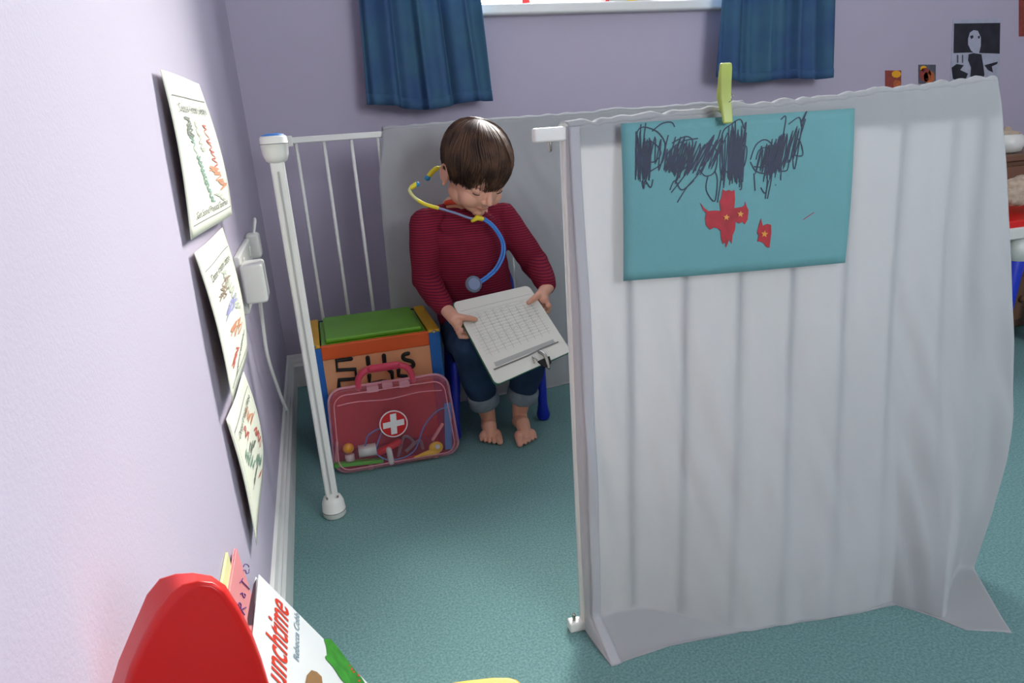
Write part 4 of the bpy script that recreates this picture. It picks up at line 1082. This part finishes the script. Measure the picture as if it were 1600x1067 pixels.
tf3 = P(356, 862, 'x', -.1545)
book('cream edged book standing behind the pink one against the left wall', tf3, V((-.146, tf3.y, 0)), .16, .003, 'book_cream')

# ------------------------------------------------------------------ red chair close by
RY0 = .345
def rp(u, v): return P(u, v, 'y', RY0)
t = thing('childs_chair', 'red plastic child\'s chair close by in the lower left corner', 'chair', (-.09, .28, 0))
out = [rp(*p) for p in ((168, 1075), (182, 1030), (205, 975), (226, 925), (246, 900), (272, 893), (300, 892), (330, 897), (352, 912), (373, 945), (393, 985), (408, 1025), (422, 1072))]
zl = out[0].z; dn = [V((out[-1].x+.008, RY0, out[-1].z-.06)), V((out[-1].x+.012, RY0, .30)), V((-.150, RY0, .30)), V((-.150, RY0, out[0].z-.06))]
outline = out+dn
fo = [rp(*p) for p in ((196, 1075), (208, 1035), (228, 990), (250, 952), (272, 925), (290, 910), (312, 903), (335, 905), (354, 918), (375, 950), (394, 988), (409, 1027), (423, 1073))]
fo += [V((q.x+(.012 if q.x < -.1 else .001), q.y, q.z)) for q in dn]
outline = [CAM+(q-CAM)*((RY0+.016)/RY0) for q in out]+[q+V((-.001, .016, 0)) for q in dn]; fo = [q-V((0, .004, 0)) for q in fo]
nn_ = len(fo)
MB().add(fo+outline, [tuple(range(nn_)), tuple(range(nn_, 2*nn_))[::-1]]+[(i, (i+1) % nn_, nn_+(i+1) % nn_, nn_+i) for i in range(nn_)]).build('backrest', 'red_plastic', t, bevel=.004, seg=4)
MB().hexa([V((-.150,.10,.285)),V((-.03,.10,.285)),V((-.03,.35,.285)),V((-.150,.35,.285)),V((-.150,.10,.30)),V((-.03,.10,.30)),V((-.03,.35,.30)),V((-.150,.35,.30))]).build('seat', 'red_plastic', t, bevel=.005)
for x in (-.125, -.042):
    for y in (.12, .33): MB().tube([(x, y, .285), (x, y, .010)], .009, 12).build('leg', 'red_plastic', t, smooth=True)
# yellow stool
zt = .30
e0, e1 = P(690, 1066, 'z', zt), P(817, 1066, 'z', zt)
t = thing('stool', 'yellow plastic stool with a rounded top at the bottom edge', 'stool', (.06, .4, 0))
o = [P(u, v, 'z', zt) for u, v in ((640, 1074), (690, 1066), (730, 1060), (770, 1055.5), (795, 1055.5), (808, 1059), (816, 1066), (820, 1076))]
o = o+[V((e1.x-.005, .30, zt)), V((o[0].x, .30, zt))]
MB().slab(o, (0, 0, -.022)).build('seat', 'yellow_plastic', t, bevel=.004, seg=3)
for x in (o[0].x+.02, e1.x-.03):
    for y in (.33, .46): MB().tube([(x, y, .28), (x, y, .012)], .011, 12).build('leg', 'yellow_plastic', t, smooth=True)

# ------------------------------------------------------------------ daylight
w = bpy.data.worlds.new('sky'); scene.world = w; w.use_nodes = True
bg = w.node_tree.nodes['Background']; bg.inputs['Color'].default_value = (.86, .93, 1, 1); bg.inputs['Strength'].default_value = 9
sun = bpy.data.lights.new('hazy_sun', 'SUN'); sun.energy = 13; sun.angle = math.radians(30); sun.color = (1, .97, .93)
suno = bpy.data.objects.new('hazy_sun', sun); C.objects.link(suno)
suno.rotation_euler = V((math.sin(math.radians(33)), math.cos(math.radians(33)), math.tan(math.radians(30)))).to_track_quat('Z', 'Y').to_euler()
def portal(loc, rot, sx, sy):
    l = bpy.data.lights.new('window_daylight', 'AREA'); l.shape = 'RECTANGLE'; l.size = sx; l.size_y = sy
    l.cycles.is_portal = True
    o = bpy.data.objects.new('window_daylight', l); C.objects.link(o); o.location = loc; o.rotation_euler = rot
    return o
portal(((WIN[0]+WIN[1])/2, WY+.31, (WIN[2]+WIN[3])/2), (-math.pi/2, 0, 0), WIN[1]-WIN[0], WIN[3]-WIN[2])
portal(((FILL_WIN[0]+FILL_WIN[1])/2, RY-.12, (FILL_WIN[2]+FILL_WIN[3])/2), (math.pi/2, 0, 0), FILL_WIN[1]-FILL_WIN[0], FILL_WIN[3]-FILL_WIN[2])  # portal for the added rear fill window

scene.view_settings.view_transform = 'Standard'; scene.view_settings.look = 'None'
scene.view_settings.exposure = 1.05; scene.view_settings.gamma = 1; scene.view_settings.use_curve_mapping = False
scene.cycles.use_denoising = True
scene.cycles.max_bounces = 10; scene.cycles.diffuse_bounces = 5; scene.cycles.transparent_max_bounces = 16
scene.cycles.sample_clamp_indirect = 6
